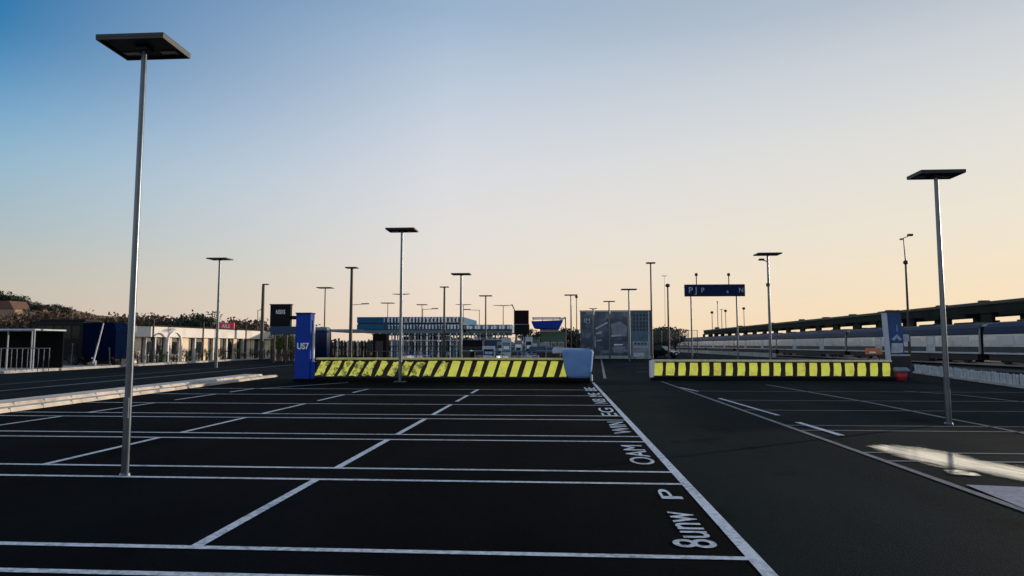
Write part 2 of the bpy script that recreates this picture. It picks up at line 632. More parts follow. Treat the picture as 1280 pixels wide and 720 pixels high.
XA = .909 * H                       # edge line beside the aisle
COLS = [XA, -1.80 * H, -4.30 * H, -6.95 * H, -9.6 * H]
YB = 29.9                           # left barrier front
YR = 31.6                           # right barrier front
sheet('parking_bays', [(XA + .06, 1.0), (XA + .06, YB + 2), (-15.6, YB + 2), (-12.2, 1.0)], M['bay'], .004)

rows = [G(800, y).y for y in (696.5, 605.2, 590.4, 552.8, 546.3, 525.7, 520.7, 507.3, 503.6, 495.4, 492.8, 488.0, 485.6)]
rows = [G(100, 717).y + .02] + rows       # the row in the bottom corner
lb = MB()


def stripe(p0, p1, wd, z=.008, mb=None):
    mb = mb or lb
    p0, p1 = Vector((p0[0], p0[1])), Vector((p1[0], p1[1]))
    n = (p1 - p0).normalized()
    n = Vector((-n.y, n.x)) * wd / 2
    mb.face([(*(p0 + n), z), (*(p1 + n), z), (*(p1 - n), z), (*(p0 - n), z)])


# aisle edge line, long
stripe((XA, 1.0), (XA, YB - .5), .11)
rnd = random.Random(4)
for i, y in enumerate(rows):
    if i in (9, 11, 13): continue
    x0 = -13.2 - (y - 10) * .05
    stripe((x0 if y > 6 else -12.2, y + rnd.uniform(-.01, .01)), (XA - .055, y), .085)
# divisions between back-to-back bays, broken in the gaps between the rows
pairs = [(1, 2), (3, 4), (5, 6), (7, 8), (9, 10), (11, 12)]
for a, bb in pairs:
    for ci, x in enumerate(COLS[1:]):
        if x < -13.3: continue
        stripe((x, rows[a] + .043), (x, rows[bb] - .043), .1)
stripe((COLS[4] + .8, rows[3] + .1), (COLS[4] + .5, rows[4] - .05), .08)
stripe((COLS[3] + .2, rows[12]), (COLS[3] + 2.2, YB - 1.2), .08)
tag(lb.build('parking_lines', M['line']), kind='structure')

# right-hand car park lines
rb_ = MB()
XR = 2.80 * H
stripe((XR, 3.2), (XR, YR - 1.2), .1, mb=rb_)
XE = 24
for y0, y1 in ((9.9, 10.0), (10.65, 10.75), (13.3, 13.35), (14.1, 14.15), (17.3, 17.4), (20.3, 20.4), (24.2, 24.3)):
    stripe((XR + .05, y0), (XE, y1), .085, mb=rb_)
# wandering stall line
pts = [G(958, 481), G(1010, 490), G(1085, 503), G(1183, 523), G(1225, 531), G(1290, 544)]
for p, q in zip(pts, pts[1:]):
    stripe(p, q, .1, mb=rb_)
pts = [G(1130, 489), G(1200, 494), G(1290, 504)]
for p, q in zip(pts, pts[1:]):
    stripe(p, q, .1, mb=rb_)
tag(rb_.build('stall_lines', M['line2']), kind='structure')
hb = MB()
q = [G(1207, 607), G(1420, 616), G(1420, 690), G(1290, 641)]
hb.face([(p.x, p.y, .012) for p in q])
tag(hb.build('hatched_corner_marking', M['hatch']), kind='structure')

# bright dashes and wet streaks along the right edge
wb = MB()


def blob(pts, z, mb):
    mb.face([(p.x, p.y, z) for p in (G(*q) for q in pts)])


for a_, c_, wd_ in (((850, 484.6), (873, 489.6), .1), ((899, 498.2), (973, 519.8), .1), ((997, 528.4), (1052, 545), .13)):
    stripe(G(*a_), G(*c_), wd_, .012, wb)
tag(wb.build('edge_dashes', M['line']), kind='structure')


def smooth_poly(pts, n=6, jit=.0, seed=1):
    r = random.Random(seed)
    out = []
    m = len(pts)
    for i in range(m):
        p0, p1, p2, p3 = (Vector(pts[(i + k - 1) % m]) for k in range(4))
        for k in range(n):
            t = k / n
            v = .5 * (2 * p1 + (p2 - p0) * t + (2 * p0 - 5 * p1 + 4 * p2 - p3) * t * t + (3 * p1 - p0 - 3 * p2 + p3) * t ** 3)
            out.append(v + Vector((r.uniform(-jit, jit), r.uniform(-jit, jit) * .5)))
    return out


def wet():
    m = bpy.data.materials.new('wet_film')
    m.use_nodes = True
    nt = m.node_tree
    b = nt.nodes['Principled BSDF']
    b.inputs['Base Color'].default_value = (.97, .94, .9, 1)
    b.inputs['Metallic'].default_value = .95
    b.inputs['Roughness'].default_value = .14
    out = nt.nodes['Material Output']
    tc = node(nt, 'ShaderNodeTexCoord')
    a0, a1 = G(1110, 563), G(1290, 600)
    mp_ = node(nt, 'ShaderNodeMapping')
    mp_.inputs['Rotation'].default_value = (0, 0, -math.atan2((a1 - a0).y, (a1 - a0).x))
    nt.links.new(tc.outputs['Object'], mp_.inputs[0])
    m2 = node(nt, 'ShaderNodeMapping')
    m2.inputs['Scale'].default_value = (.5, 3.2, 1)
    nt.links.new(mp_.outputs[0], m2.inputs[0])
    n = node(nt, 'ShaderNodeTexNoise')
    n.inputs['Scale'].default_value = 3
    n.inputs['Detail'].default_value = 9
    n.inputs['Roughness'].default_value = .6
    nt.links.new(m2.outputs[0], n.inputs['Vector'])
    at = node(nt, 'ShaderNodeAttribute', attribute_name='wet')
    ad = node(nt, 'ShaderNodeMath', operation='MULTIPLY_ADD')
    ad.inputs[1].default_value = 1.15
    nt.links.new(n.outputs[0], ad.inputs[0])
    nt.links.new(at.outputs['Fac'], ad.inputs[2])
    r = node(nt, 'ShaderNodeMapRange')
    r.inputs[1].default_value = .92
    r.inputs[2].default_value = 1.6
    nt.links.new(ad.outputs[0], r.inputs[0])
    tr_ = node(nt, 'ShaderNodeBsdfTransparent')
    mx = node(nt, 'ShaderNodeMixShader')
    nt.links.new(r.outputs[0], mx.inputs[0])
    nt.links.new(tr_.outputs[0], mx.inputs[1])
    nt.links.new(b.outputs[0], mx.inputs[2])
    nt.links.new(mx.outputs[0], out.inputs[0])
    return m


M['puddle'] = wet()


def wet_patch(name, strips, label):
    """strips: lists of (pixel pair across the streak) given as (near edge, far edge) points on the ground"""
    b_ = MB()
    lay = b_.bm.verts.layers.float.new('wet')
    for st in strips:
        rows_ = []
        n_ = len(st)
        for i, (pa, pc) in enumerate(st):
            A_, C_ = G(*pa), G(*pc)
            en = 0 if i in (0, n_ - 1) else 1
            r_ = []
            for k, wv in enumerate((0, .4, .85, 1, .85, .4, 0)):
                p = A_.lerp(C_, -.5 + 2.0 * k / 6)
                v = b_.bm.verts.new((p.x, p.y, .0145))
                v[lay] = wv * en
                r_.append(v)
            rows_.append(r_)
        for r0, r1 in zip(rows_, rows_[1:]):
            for k in range(6):
                b_.bm.faces.new((r0[k], r0[k + 1], r1[k + 1], r1[k]))
    return tag(b_.build(name, M['puddle']), label, 'puddle')


wet_patch('puddle', [[((1072, 558), (1072, 556.5)), ((1108, 566), (1108, 558)), ((1140, 575), (1150, 562)), ((1180, 583), (1188, 568)), ((1215, 588), (1222, 577)), ((1255, 595), (1262, 584)), ((1300, 605), (1305, 591)), ((1400, 632), (1410, 614)), ((1440, 645), (1450, 624))]],
          'long pale glistening wet streak across the right-hand bays')
wet_patch('puddle', [[((1172, 587), (1172, 587.5)), ((1190, 593), (1196, 588)), ((1215, 596), (1220, 593)), ((1232, 597), (1232, 596.5))]],
          'small wet fleck on the near side of the long streak')

# bay lettering, one mark per bay
LET = [('8unw', 686, 641, .345, .20), ('P', 625, 613, .22, .17), ('OAM', 582, 558, .33, .15), ('WIN', 543.5, 528.5, .33, .13), ('EG', 521.5, 511, .36, .12),
       ('NIB', 505.5, 499.5, .36, .12), ('ME', 497, 492, .38, .12), ('BE', 489.5, 485, .4, .12)]
LET = [(a, G(850, b_).y, G(850, c_).y, d_, e_) for a, b_, c_, d_, e_ in LET]
for s, y0, y1, cap_, gap in LET:
    t = text_obj('bay_lettering', s, 1.0, M['line'], None, (0, 0, 0), (0, 0, PI / 2), ext=0, bold=.008)
    xs__ = [v.co.x for v in t.data.vertices]
    ys__ = [v.co.y for v in t.data.vertices]
    ky = cap_ / (max(ys__) - min(ys__))
    kx = (y1 - y0) / (max(xs__) - min(xs__))
    t.data.transform(Matrix.Diagonal((kx, ky, 1, 1)) @ Matrix.Translation((-(max(xs__) + min(xs__)) / 2, -min(ys__), 0)))
    t.location = (XA - gap, (y0 + y1) / 2, .011)
    t['kind'] = 'structure'

# left road, traffic islands and far pavement
A0, A1 = G(0, 517), G(347, 471)
B0, B1 = G(0, 506), G(347, 467)


def along(a, b_, t):
    return a + (b_ - a) * t


rd = [along(B0, B1, -.6), along(B0, B1, 1.6), Vector((-20, 105, 0)), Vector((-60, 105, 0)), Vector((-40, 10, 0))]
sheet('road', rd, M['road'], .005)


def ribbon(mb, a, b_, wd, z0, z1, bev=.03):
    """low kerb-like solid from a to b_, wd wide to its left"""
    dv = (b_ - a)
    L = dv.length
    n = Vector((-dv.y, dv.x, 0)).normalized()
    q = [a, b_, b_ + n * wd, a + n * wd]
    A = [mb.bm.verts.new((p.x, p.y, z0)) for p in q]
    B = [mb.bm.verts.new((p.x, p.y, z1)) for p in q]
    fs = [mb.bm.faces.new(A[::-1]), mb.bm.faces.new(B)]
    for i in range(4):
        fs.append(mb.bm.faces.new((A[i], A[(i + 1) % 4], B[(i + 1) % 4], B[i])))
    es = [e for e in fs[1].edges]
    bmesh.ops.bevel(mb.bm, geom=es, offset=bev, segments=2, affect='EDGES')


ib = MB()
n_seg = 22
kA, kB = along(A0, A1, -.35), along(A0, A1, 1.0)
for i in range(n_seg):
    p = along(kA, kB, i / n_seg)
    q = along(kA, kB, (i + .985) / n_seg)
    ribbon(ib, p, q, .42, 0, .1)
kn = Vector((-(kB - kA).y, (kB - kA).x, 0)).normalized()
for i in range(n_seg):
    p = along(kA, kB, i / n_seg) + kn * .75
    q = along(kA, kB, (i + .985) / n_seg) + kn * .75
    ribbon(ib, p, q, .9, 0, .14)
tag(ib.build('traffic_island_kerb', M['kerb']), kind='structure')
rl_ = MB()
for pa, pb_, wd in (((0, 489), (366, 456), .22), ((0, 481), (250, 462), .12)):
    a, c = G(*pa), G(*pb_)
    n = 10
    for i in range(n):
        stripe(along(a, c, -.4 + 1.4 * i / n), along(a, c, -.4 + 1.4 * (i + 1) / n), wd, .010, rl_)
tag(rl_.build('road_lines', M['line2']), kind='structure')

# pavement at the foot of the left buildings
pv = MB()
P0, P1 = G(0, 467.5), G(372, 446.5)
ribbon(pv, along(P0, P1, -.5), along(P0, P1, 1.35), .3, 0, .16)
tag(pv.build('pavement_kerb', M['concrete']), kind='structure')
pv = MB()
off = Vector((-.31, 0, 0))
a, c = along(P0, P1, -.5) + off, along(P0, P1, 1.35) + off
pv.face([(a.x, a.y, .13), (c.x, c.y, .13), (c.x - 60, c.y, .13), (a.x - 60, a.y, .13)])
tag(pv.build('pavement', M['concrete']), kind='structure')
# asphalt apron behind the barriers, faint lines
fb = MB()
for y in (36, 41, 48, 58):
    stripe((4.6, y), (13, y + .4), .12, .008, fb)
stripe((2.2, 33), (5.5, 90), .14, .008, fb)
tag(fb.build('forecourt_lines', M['line2']), kind='structure')


# ------------------------------------------------------------------ lamp posts
def pole_base(b, x, y, Hh, r0, r1):
    return


def make_lamp(label, px, top, base=None, head=30, Y=None, Hm=7.0, style='panel', dark=False, r=.055, depth=None, plate=False, cat='street lamp',
              group='lamp posts of the car park', px_base=None, z0=0, door=True):
    """base: pixel row of the foot when it can be seen, else Y from an assumed height"""
    if Y is None:
        Y = G(px_base or px, base).y if base else (Hm - H) * F / (431 - top)
    foot = G(px_base or px, base) if base else Vector((P(px, 431, Y).x, Y, 0))
    Hh = P(px, top, foot.y).z
    t = thing('lamp_post', label, cat, foot, 0, group)
    pm = M['pole_dark'] if dark else M['pole']
    MB().tube((0, 0, 0), (0, 0, Hh - .04), r, r * .72, 16).build('pole', pm, t)
    if door:
        MB().tube((0, 0, .45), (0, 0, .95), r * 1.06 + .004, r * 1.06, 16).build('service_door', pm, t)
    else:
        MB().tube((0, 0, 0), (0, 0, .035), r * 1.5, r * 1.25, 20).build('base_ring', pm, t)
        MB().box(-.035, .035, -r - .002, -r + .02, .7, .95, .004).build('service_door', pm, t)
    if plate:
        p = MB().box(-.24, .28, -.2, .2, 0, .03, .006)
        for sx_, sy_ in ((-1, -1), (1, -1), (-1, 1), (1, 1)):
            p.tube((.02 + sx_ * .18, sy_ * .14, .03), (.02 + sx_ * .18, sy_ * .14, .07), .018, n=8)
        p.build('base_plate', M['pole'], t)
    wd = head * foot.y / F
    if style == 'panel':
        dp = depth or wd * .74
        hb = MB().box(-wd / 2, wd / 2, -dp / 2, dp / 2, Hh, Hh + .05, .012)
        # rim and ribs underneath
        e = .035
        for a0, a1, b0, b1 in ((-wd / 2 + .004, -wd / 2 + e, -dp / 2 + .004, dp / 2 - .004), (wd / 2 - e, wd / 2 - .004, -dp / 2 + .004, dp / 2 - .004),
                               (-wd / 2 + e, wd / 2 - e, -dp / 2 + .004, -dp / 2 + e), (-wd / 2 + e, wd / 2 - e, dp / 2 - e, dp / 2 - .004)):
            hb.box(a0, a1, b0, b1, Hh - .022, Hh + .002)
        h = hb.build('lamp_head', M['head'], t)
        MB().box(-.07, .07, -.09, .09, Hh - .05, Hh + .001, .01).build('bracket', M['pole_dark'], t)
        for sgn in (-1, 1):
            MB().box(sgn * wd * .16, sgn * wd * .4, dp * .16, dp * .28, Hh - .014, Hh + .001, .004).build('led_strip', M['lens'], h)
    elif style == 'tee':
        hb = MB()
        for sgn in (-1, 1):
            hb.prism([(sgn * .1, Hh - .05), (sgn * wd / 2, Hh + .02), (sgn * wd / 2, Hh + .07), (sgn * .1, Hh + .06)], -.14, .14, 'y', .01)
        h = hb.build('lamp_head', M['head'], t)
        MB().box(-.13, .13, -.06, .06, Hh - .06, Hh + .04, .01).build('bracket', M['pole_dark'], t)
    elif style == 'hook':
        hb = MB().box(-.1, wd, -.14, .14, Hh - .02, Hh + .1, .03)
        hb.build('lamp_head', M['head'], t)
        MB().box(-.09, .09, -.09, .09, Hh - .4, Hh - .05, .01).build('bracket', M['pole_dark'], t)
    elif style == 'arm':
        MB().tube((0, 0, Hh - .1), (wd, 0, Hh), .035, .03, 8).build('arm', M['pole_dark'], t)
        MB().box(wd * .55, wd, -.12, .12, Hh + .02, Hh + .09, .02).build('lamp_head', M['head'], t)
    elif style == 'ball':
        MB().ball((0, 0, Hh + .08), wd / 2, 12, 8, .8).build('lamp_head', M['head'], t)
    return t


LAMPS = [
    dict(label='tallest foreground lamp post with a broad black panel seen from below, on the left', px=177, top=60, base=595, px_base=156, head=92, r=.046, depth=.64, door=False),
    dict(label='silver lamp post with a black panel head standing on the right-hand bay lines', px=1170, top=219, base=530, px_base=1186, head=52, r=.055, depth=.6, door=False),
    dict(label='lamp post with a bolted base plate right in front of the left yellow barrier', px=502, top=288, base=477.6, px_base=500, head=37, r=.075, plate=True),
    dict(label='slim lamp post on the left road in front of the white building and red sign', px=273, top=324, base=460, px_base=270, head=27, r=.1),
    dict(label='thick dark lamp post rising behind the grimy left end of the barrier', px=438, top=335, head=15, Hm=6.9, style='panel', dark=True, r=.13),
    dict(label='thin lamp post rising behind the navy container next to the blue pillar', px=405, top=360, head=19, Hm=7.0, dark=True, r=.07),
    dict(label='dark lamp post with a short one-sided head left of the black pylon', px=327, top=356, Y=70, head=7, style='hook', dark=True, r=.2),
    dict(label='lamp post with a flat head in front of the dark wall behind the barrier', px=576, top=343, head=24, Hm=6.4, r=.1),
    dict(label='dark lamp post with a small head rising out of the blue colonnade roof', px=555, top=359, head=11, Hm=7.4, dark=True, r=.13),
    dict(label='small lamp above the blue fascia left of the plated lamp post', px=484, top=379, head=16, Hm=7.2, dark=True, r=.06),
    dict(label='double-headed lamp directly behind the plated lamp post', px=500.5, top=368, head=22, Hm=7.2, style='tee', dark=True, r=.06),
    dict(label='small low lamp above the blue fascia right of the plated lamp post', px=527, top=381, head=13, Hm=7.0, dark=True, r=.06),
    dict(label='wide double-armed lamp behind the flat-headed lamp by the dark wall', px=579, top=381, head=20, Hm=7.2, style='tee', dark=True, r=.06),
    dict(label='lamp post with a flat head left of the dark billboard', px=607, top=370, head=16, Hm=7.0, r=.1, dark=True),
    dict(label='wide two-headed lamp immediately left of the dark billboard', px=629, top=382, head=25, Hm=7.2, style='tee', dark=True, r=.07),
    dict(label='lamp post with a flat head between the blue canopy and the mural hoarding', px=714, top=369, head=16, Hm=7.0, r=.09),
    dict(label='short double-headed lamp in front of the left part of the mural hoarding', px=742, top=386, Y=77, head=10, style='tee', r=.13),
    dict(label='lamp post with a flat head before the middle of the mural hoarding', px=762, top=377, Y=77.5, head=14, r=.12),
    dict(label='lamp post with a wide flat head at the window end of the mural hoarding', px=787, top=362, Hm=7.0, head=19, r=.1),
    dict(label='tall lamp post with a small head at the right edge of the mural hoarding', px=815, top=329, Hm=7.4, head=11, r=.07, dark=True),
    dict(label='dark round-headed lamp post left of the blue overhead sign', px=836, top=358, Hm=6.8, head=6, style='ball', dark=True, r=.09),
    dict(label='tall lamp post with a flat head and side floodlight behind the right barrier', px=963, top=318, Y=41, px_base=965, head=29, r=.085),
    dict(label='lone slender mast with a tiny head behind the dark round-headed lamp', px=832, top=345, Y=130, head=7, style='tee', dark=True, r=.035),
    dict(label='second slim pole beside the flat-headed lamp left of the mural hoarding', px=721, top=372, Hm=7, head=4, style='ball', dark=True, r=.06),
]
lamp_objs = []
for L in LAMPS:
    lamp_objs.append(make_lamp(**L))
# floodlight and camera bracket on the lamp behind the right barrier
fl_ = lamp_objs[21]
hh = P(956, 325, 41).z
fo = MB().tube((0, 0, hh - .1), (-.3, 0, hh), .03, n=8).box(-.52, -.22, -.12, .1, hh - .03, hh + .08, .02)
fo.build('floodlight', M['head'], fl_)
MB().box(-.12, .05, -.1, .1, P(964, 356, 41).z - .1, P(964, 356, 41).z + .1, .02).build('junction_box', M['pole_dark'], fl_)
# far lamps with horizontal side arms
for i, (px, top, wpx, lab) in enumerate(((439, 380, 22, 'far lamp with a long horizontal arm just right of the thick dark lamp post'),
                                         (528, 386, 20, 'far lamp with a long level arm over the blue fascia'),
                                         (599, 387, -20, 'far pole with a level arm reaching left beside the flat-headed lamp'),
                                         (321, 387, 6, 'far stub-armed pole beside the dark one-sided lamp'))):
    make_lamp(lab, px, top, Hm=6.6, head=wpx, style='arm', dark=True, r=.06, group='far side-arm lamps')
# small poles over the platform
for i, (px, top, st) in enumerate(((891, 391, 'ball'), (898, 377, 'hook'), (903, 387, 'tee'), (908, 389, 'ball'), (931, 386, 'ball'))):
    make_lamp('small platform mast, %s of the five under the overhead sign' % place(i, 5), px, top, Y=150, head={'ball': 4, 'hook': 1, 'tee': 5}[st],
              style=st, dark=True, r=.09, cat='mast', group='masts on the platform')

# camera mast behind the canopy
Y = 66
x = P(1137, 431, Y).x
t = thing('camera_mast', 'tall thin mast with a ball and a camera arm behind the platform canopy', 'mast', (x, Y, 0))
zt, zb = P(1135, 298, Y).z, P(1136, 328, Y).z
MB().tube((0, 0, 0), (0, 0, zb), .13, .09, 12).tube((0, 0, zb), (-.1, 0, zt), .06, .04, 10).build('pole', M['pole_dark'], t)
MB().ball((0, 0, zb), .22).build('camera_dome', M['head'], t)
MB().tube((-.3, 0, zt - .05), (.35, 0, zt + .2), .035, n=8).build('arm', M['pole_dark'], t)
MB().box(.3, .75, -.14, .14, zt + .22, zt + .42, .03).build('camera', M['head'], t)
MB().box(-.42, -.18, -.1, .1, zt - .14, zt - .0, .03).build('sensor', M['head'], t)


# ------------------------------------------------------------------ barriers
def barrier(label, x0, x1, y, npan, topz, lean, grimy, capm, first_bad=False):
    L = x1 - x0
    t = thing('crash_barrier', label, 'barrier', ((x0 + x1) / 2, y, 0))
    base_z = .16
    MB().prism([(0, .0), (.62, 0), (.56, base_z), (.06, base_z)], -L / 2 - .05, L / 2 + .05, 'x', .02).build('base', M['black'], t)
    MB().prism([(.10, base_z), (.5, base_z), (.42, topz - .09), (.18, topz - .09)], -L / 2, L / 2, 'x').build('body', M['brown'], t)
    # top rail in lengths
    rb2 = MB()
    n = 8
    for i in range(n):
        a = -L / 2 + L * i / n
        rb2.box(a, a + L / n - .015, .06, .5, topz - .088, topz, .02)
    rb2.build('top_rail', capm, t)
    st = L / npan
    rr_ = random.Random(int(L * 100))
    z0, z1 = base_z + .05, topz - .13
    for i in range(npan):
        bad = i < npan * grimy
        xc = -L / 2 + st * (i + .5)
        hw = st * (.31 + (rr_.uniform(-.045, .045)))
        ln = lean * (1.5 if bad else 1) * (z1 - z0)
        # a slightly bulged plate: outline with worn corners
        out = []
        for (u_, v_) in ((-1, 0), (-.4, 0), (.5, 0), (1, 0), (1, .5), (1, 1), (.4, 1), (-.5, 1), (-1, 1), (-1, .55)):
            j = .24 if bad else .07
            uu = u_ * hw * (1 + rr_.uniform(-j, j))
            vv = z0 + (z1 - z0) * min(1, max(0, v_ + rr_.uniform(-j, j) * (.5 if bad else .3)))
            out.append((xc + uu + ln * (vv - z0) / (z1 - z0) - ln / 2, vv))
        if not grimy:   # rounded right flank, as the plates curl towards the right end
            out = [(a, v_) if k not in (4,) else (a + hw * .18, v_) for k, (a, v_) in enumerate(out)]
        yf = .10
        A = MB()
        # plate follows the batter of the body, 6 mm proud
        def yy(z): return .10 + (z - base_z) / (topz - .09 - base_z) * .08
        fr = [A.bm.verts.new((a, yy(v_) - .02, v_)) for a, v_ in out]
        bk = [A.bm.verts.new((a, yy(v_) - .003, v_)) for a, v_ in out]
        A.bm.faces.new(fr)
        for k in range(len(out)):
            A.bm.faces.new((fr[k], fr[(k + 1) % len(out)], bk[(k + 1) % len(out)], bk[k]))
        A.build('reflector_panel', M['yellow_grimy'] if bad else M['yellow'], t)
    return t, L


xl0, xl1 = P(394, 460, YB).x, P(714, 460, YB).x
zl = P(560, 447.5, YB).z
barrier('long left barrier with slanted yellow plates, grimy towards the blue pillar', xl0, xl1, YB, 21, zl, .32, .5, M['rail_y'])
xr0, xr1 = P(816, 460, YR).x, P(1117, 460, YR).x
zr = P(960, 450, YR).z
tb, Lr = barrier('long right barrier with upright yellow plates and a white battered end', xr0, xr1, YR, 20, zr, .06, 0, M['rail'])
MB().prism([(-Lr / 2 - .09, .1), (-Lr / 2 + .04, .1), (-Lr / 2 + .12, zr - .1), (-Lr / 2 - .09, zr - .02)], .05, .56, 'y', .02).build('end_cap', M['white'], tb)

# blue-grey plastic tub at the end of the left barrier
xt = P(722, 455, YB - .2).x
t = thing('crash_cushion', 'big rounded blue-grey plastic tub at the right end of the left barrier', 'crash cushion', (xt, YB + .2, 0))


def rrect(hx, hy, rd_, z, cx=0, cy=0, n=6):
    o = []
    for qx, qy, a0 in ((1, 1, 0), (-1, 1, 90), (-1, -1, 180), (1, -1, 270)):
        for k in range(n + 1):
            a = R(a0 + 90 * k / n)
            o.append((cx + qx * (hx - rd_) + rd_ * math.cos(a), cy + qy * (hy - rd_) + rd_ * math.sin(a), z))
    return o


zt = P(725, 437, YB).z
MB().loft([rrect(.46, .42, .2, .17, .06), rrect(.54, .47, .22, .3, .05), rrect(.60, .5, .24, .6, .03), rrect(.66, .52, .24, zt - .28, .02), rrect(.70, .54, .24, zt - .1, 0), rrect(.64, .5, .22, zt, .0)]).build('tub', M['tub'], t)
MB().loft([rrect(.48, .44, .2, 0, .06), rrect(.49, .45, .2, .165, .06)]).build('foot', M['black'], t)
MB().prism([(-1.08, zt - .17), (-.66, zt - .14), (.0, zt + .004), (.55, zt + .004), (.52, zt + .035), (-.4, zt + .07), (-1.04, zt + .1), (-1.1, zt - .02)], -.4, .42, 'y', .03).build('lid', M['tubrim'], t)
t = thing('marker_post', 'tiny white marker post at the foot of the blue-grey tub', 'post', G(739.5, 476.5))
MB().tube((0, 0, 0), (0, 0, .26), .05, .045, 12).build('post', M['white'], t)
MB().ball((0, 0, .27), .05, 10, 6, .7).build('cap', M['letter'], t)

# blue pillar sign
Yp = YB + .25
x0, x1 = P(370.5, 460, Yp).x, P(389.5, 460, Yp).x
zt = P(380, 391, Yp).z
t = thing('pillar_sign', 'bright blue pillar with white lettering at the left end of the barrier', 'sign', ((x0 + x1) / 2, Yp, 0))
hw = (x1 - x0) / 2
hwt = (P(389, 395, Yp).x - P(371, 395, Yp).x) / 2
MB().loft([[(-hw, -.25, .1), (hw, -.25, .1), (hw, .3, .1), (-hw, .3, .1)], [(-hwt, -.22, zt - .06), (hwt, -.22, zt - .06), (hwt, .27, zt - .06), (-hwt, .27, zt - .06)]], smooth=False).build('panel', M['blue'], t)
MB().box(-hwt - .03, hwt + .03, -.26, .31, zt - .06, zt, .015).build('cap', M['signblue'], t)
MB().box(-hw - .02, hw + .26, -.3, .35, 0, .1, .02).build('plinth', M['black'], t)
MB().box(hw + .003, hw + .22, -.2, .3, .1, P(394, 452, Yp).z, .02).build('skirt', M['blue'], t)
MB().box(hw + .01, hw + .09, .0, .1, P(394, 452, Yp).z, P(393, 400, Yp).z, .01).build('edge_trim', M['white'], t)
text_obj('lettering', 'US7', .38, M['letter'], t, (.02, -.262, P(380, 433, Yp).z), FR, xs=.85, ext=.004, bold=.012)

# barricade and little bin at the right end of the right barrier
Yb = YR + 1.1
xb = P(1092, 440, Yb).x
t = thing('barricade', 'orange and white board on feet behind the right end of the barrier', 'barricade', (xb, Yb, 0))
z0, z1 = P(1092, 443, Yb).z, P(1092, 435, Yb).z
MB().prism([(-.38, z0), (.4, z0), (.3, z1 - .03), (.1, z1), (-.36, z1)], -.03, .03, 'y', .01).build('board', M['cone'], t)
MB().prism([(-.2, z0 + .06), (.1, z0 + .06), (.06, z0 + .13), (-.2, z0 + .13)], -.04, -.031, 'y').build('stripe', M['white'], t)
for s in (-1, 1):
    MB().tube((s * .25, 0, 0), (s * .25, 0, z0 + .02), .03, n=8).box(s * .25 - .05, s * .25 + .05, -.3, .3, 0, .05, .01).build('foot', M['pole_dark'], t)
Yb = YR + .1
xb = P(1126, 465, Yb).x
t = thing('salt_bin', 'small red bin with a grey lid beside the right end of the barrier', 'bin', (xb, Yb, 0))
MB().loft([rrect(.17, .16, .05, .02), rrect(.22, .2, .06, .42)]).build('tub', M['binred'], t)
MB().loft([rrect(.3, .26, .07, .421), rrect(.3, .26, .07, .5), rrect(.2, .18, .06, .6)]).build('lid', M['mural_grey'], t)


# ------------------------------------------------------------------ signs
Ys = 45
xa, xb = P(865.5, 431, Ys).x, P(923, 431, Ys).x
z0, z1 = P(893, 370.5, Ys).z, P(893, 355.5, Ys).z
X0, X1 = P(855.5, 363, Ys).x, P(931, 363, Ys).x
t = thing('overhead_sign', 'wide dark blue overhead parking sign on two thin posts', 'sign', ((X0 + X1) / 2, Ys, 0))
cx = (X0 + X1) / 2
MB().box(X0 - cx, X1 - cx, -.07, .07, z0, z1, .02).build('panel', M['signblue'], t)
MB().box(X0 - cx + .0, X1 - cx - .0, .08, .14, z1 - .2, z1 - .12).build('crossbeam', M['pole_dark'], t)
for xx in (xa, xb):
    MB().tube((xx - cx, .14, 0), (xx - cx, .14, z1 - .1), .05, n=12).build('post', M['pole'], t)
for px in (870.5, 911):
    xx = P(px, 350, Ys).x - cx
    zz = P(px, 344, Ys).z
    q = MB().tube((xx, 0, z1), (xx, 0, zz), .035, n=8).ball((xx, 0, zz + .04), .11, 10, 8)
    q.build('lamp', M['head'], t)
for s, px, sz, m_ in (('P', 863, .55, 'letter_dim'), ('J', 870, .55, 'letter_dim'), ('P', 878, .42, 'letter_dim'), ('a', 909, .3, 'letter_dim'), ('N', 926, .4, 'letter_dim')):
    text_obj('lettering', s, sz, M[m_], t, (P(px, 363, Ys).x - cx, -.074, (z0 + z1) / 2 - (.08 if s == 'a' else 0)), FR, ext=.002, bold=.006)

# dark pylon sign, left
Yq = 60
x0, x1 = P(338.5, 400, Yq).x, P(364, 400, Yq).x
cx = (x0 + x1) / 2
t = thing('pylon_sign', 'tall black pylon sign with small white lettering and a blue lower panel', 'sign', (cx, Yq, 0))
hw = (x1 - x0) / 2
zb_, zt = P(350, 408, Yq).z, P(350, 381.5, Yq).z
MB().box(-hw, hw, -.2, .2, zb_, zt, .03).build('panel', M['pylon'], t)
MB().box(-hw - .06, hw + .08, -.24, .24, zt, zt + .1, .02).build('cap', M['head'], t)
zc = P(350, 418, Yq).z
MB().prism([(-hw + .06, zc), (hw + 1.0, zc), (hw + 1.2, zb_ - .01), (-hw + .03, zb_ - .01)], -.16, .16, 'y', .02).build('lower_panel', M['trainblue'], t)
MB().box(hw + .0, hw + .7, -.1, .1, zb_ + .62, zb_ + .95, .02).build('side_arm', M['pylon'], t)
for s in (-1, 1):
    MB().tube((s * hw * .6, 0, 0), (s * hw * .6, 0, zc), .09, n=10).build('leg', M['pole_dark'], t)
text_obj('lettering', 'NSIXS', .52, M['letter'], t, (.02, -.204, P(350, 390.3, Yq).z), FR, xs=.62, ext=.003, bold=.01)
text_obj('lettering', 'EH', .4, M['letter'], t, (hw + .85, -.164, zb_ - .3), FR, xs=.6, ext=.003)

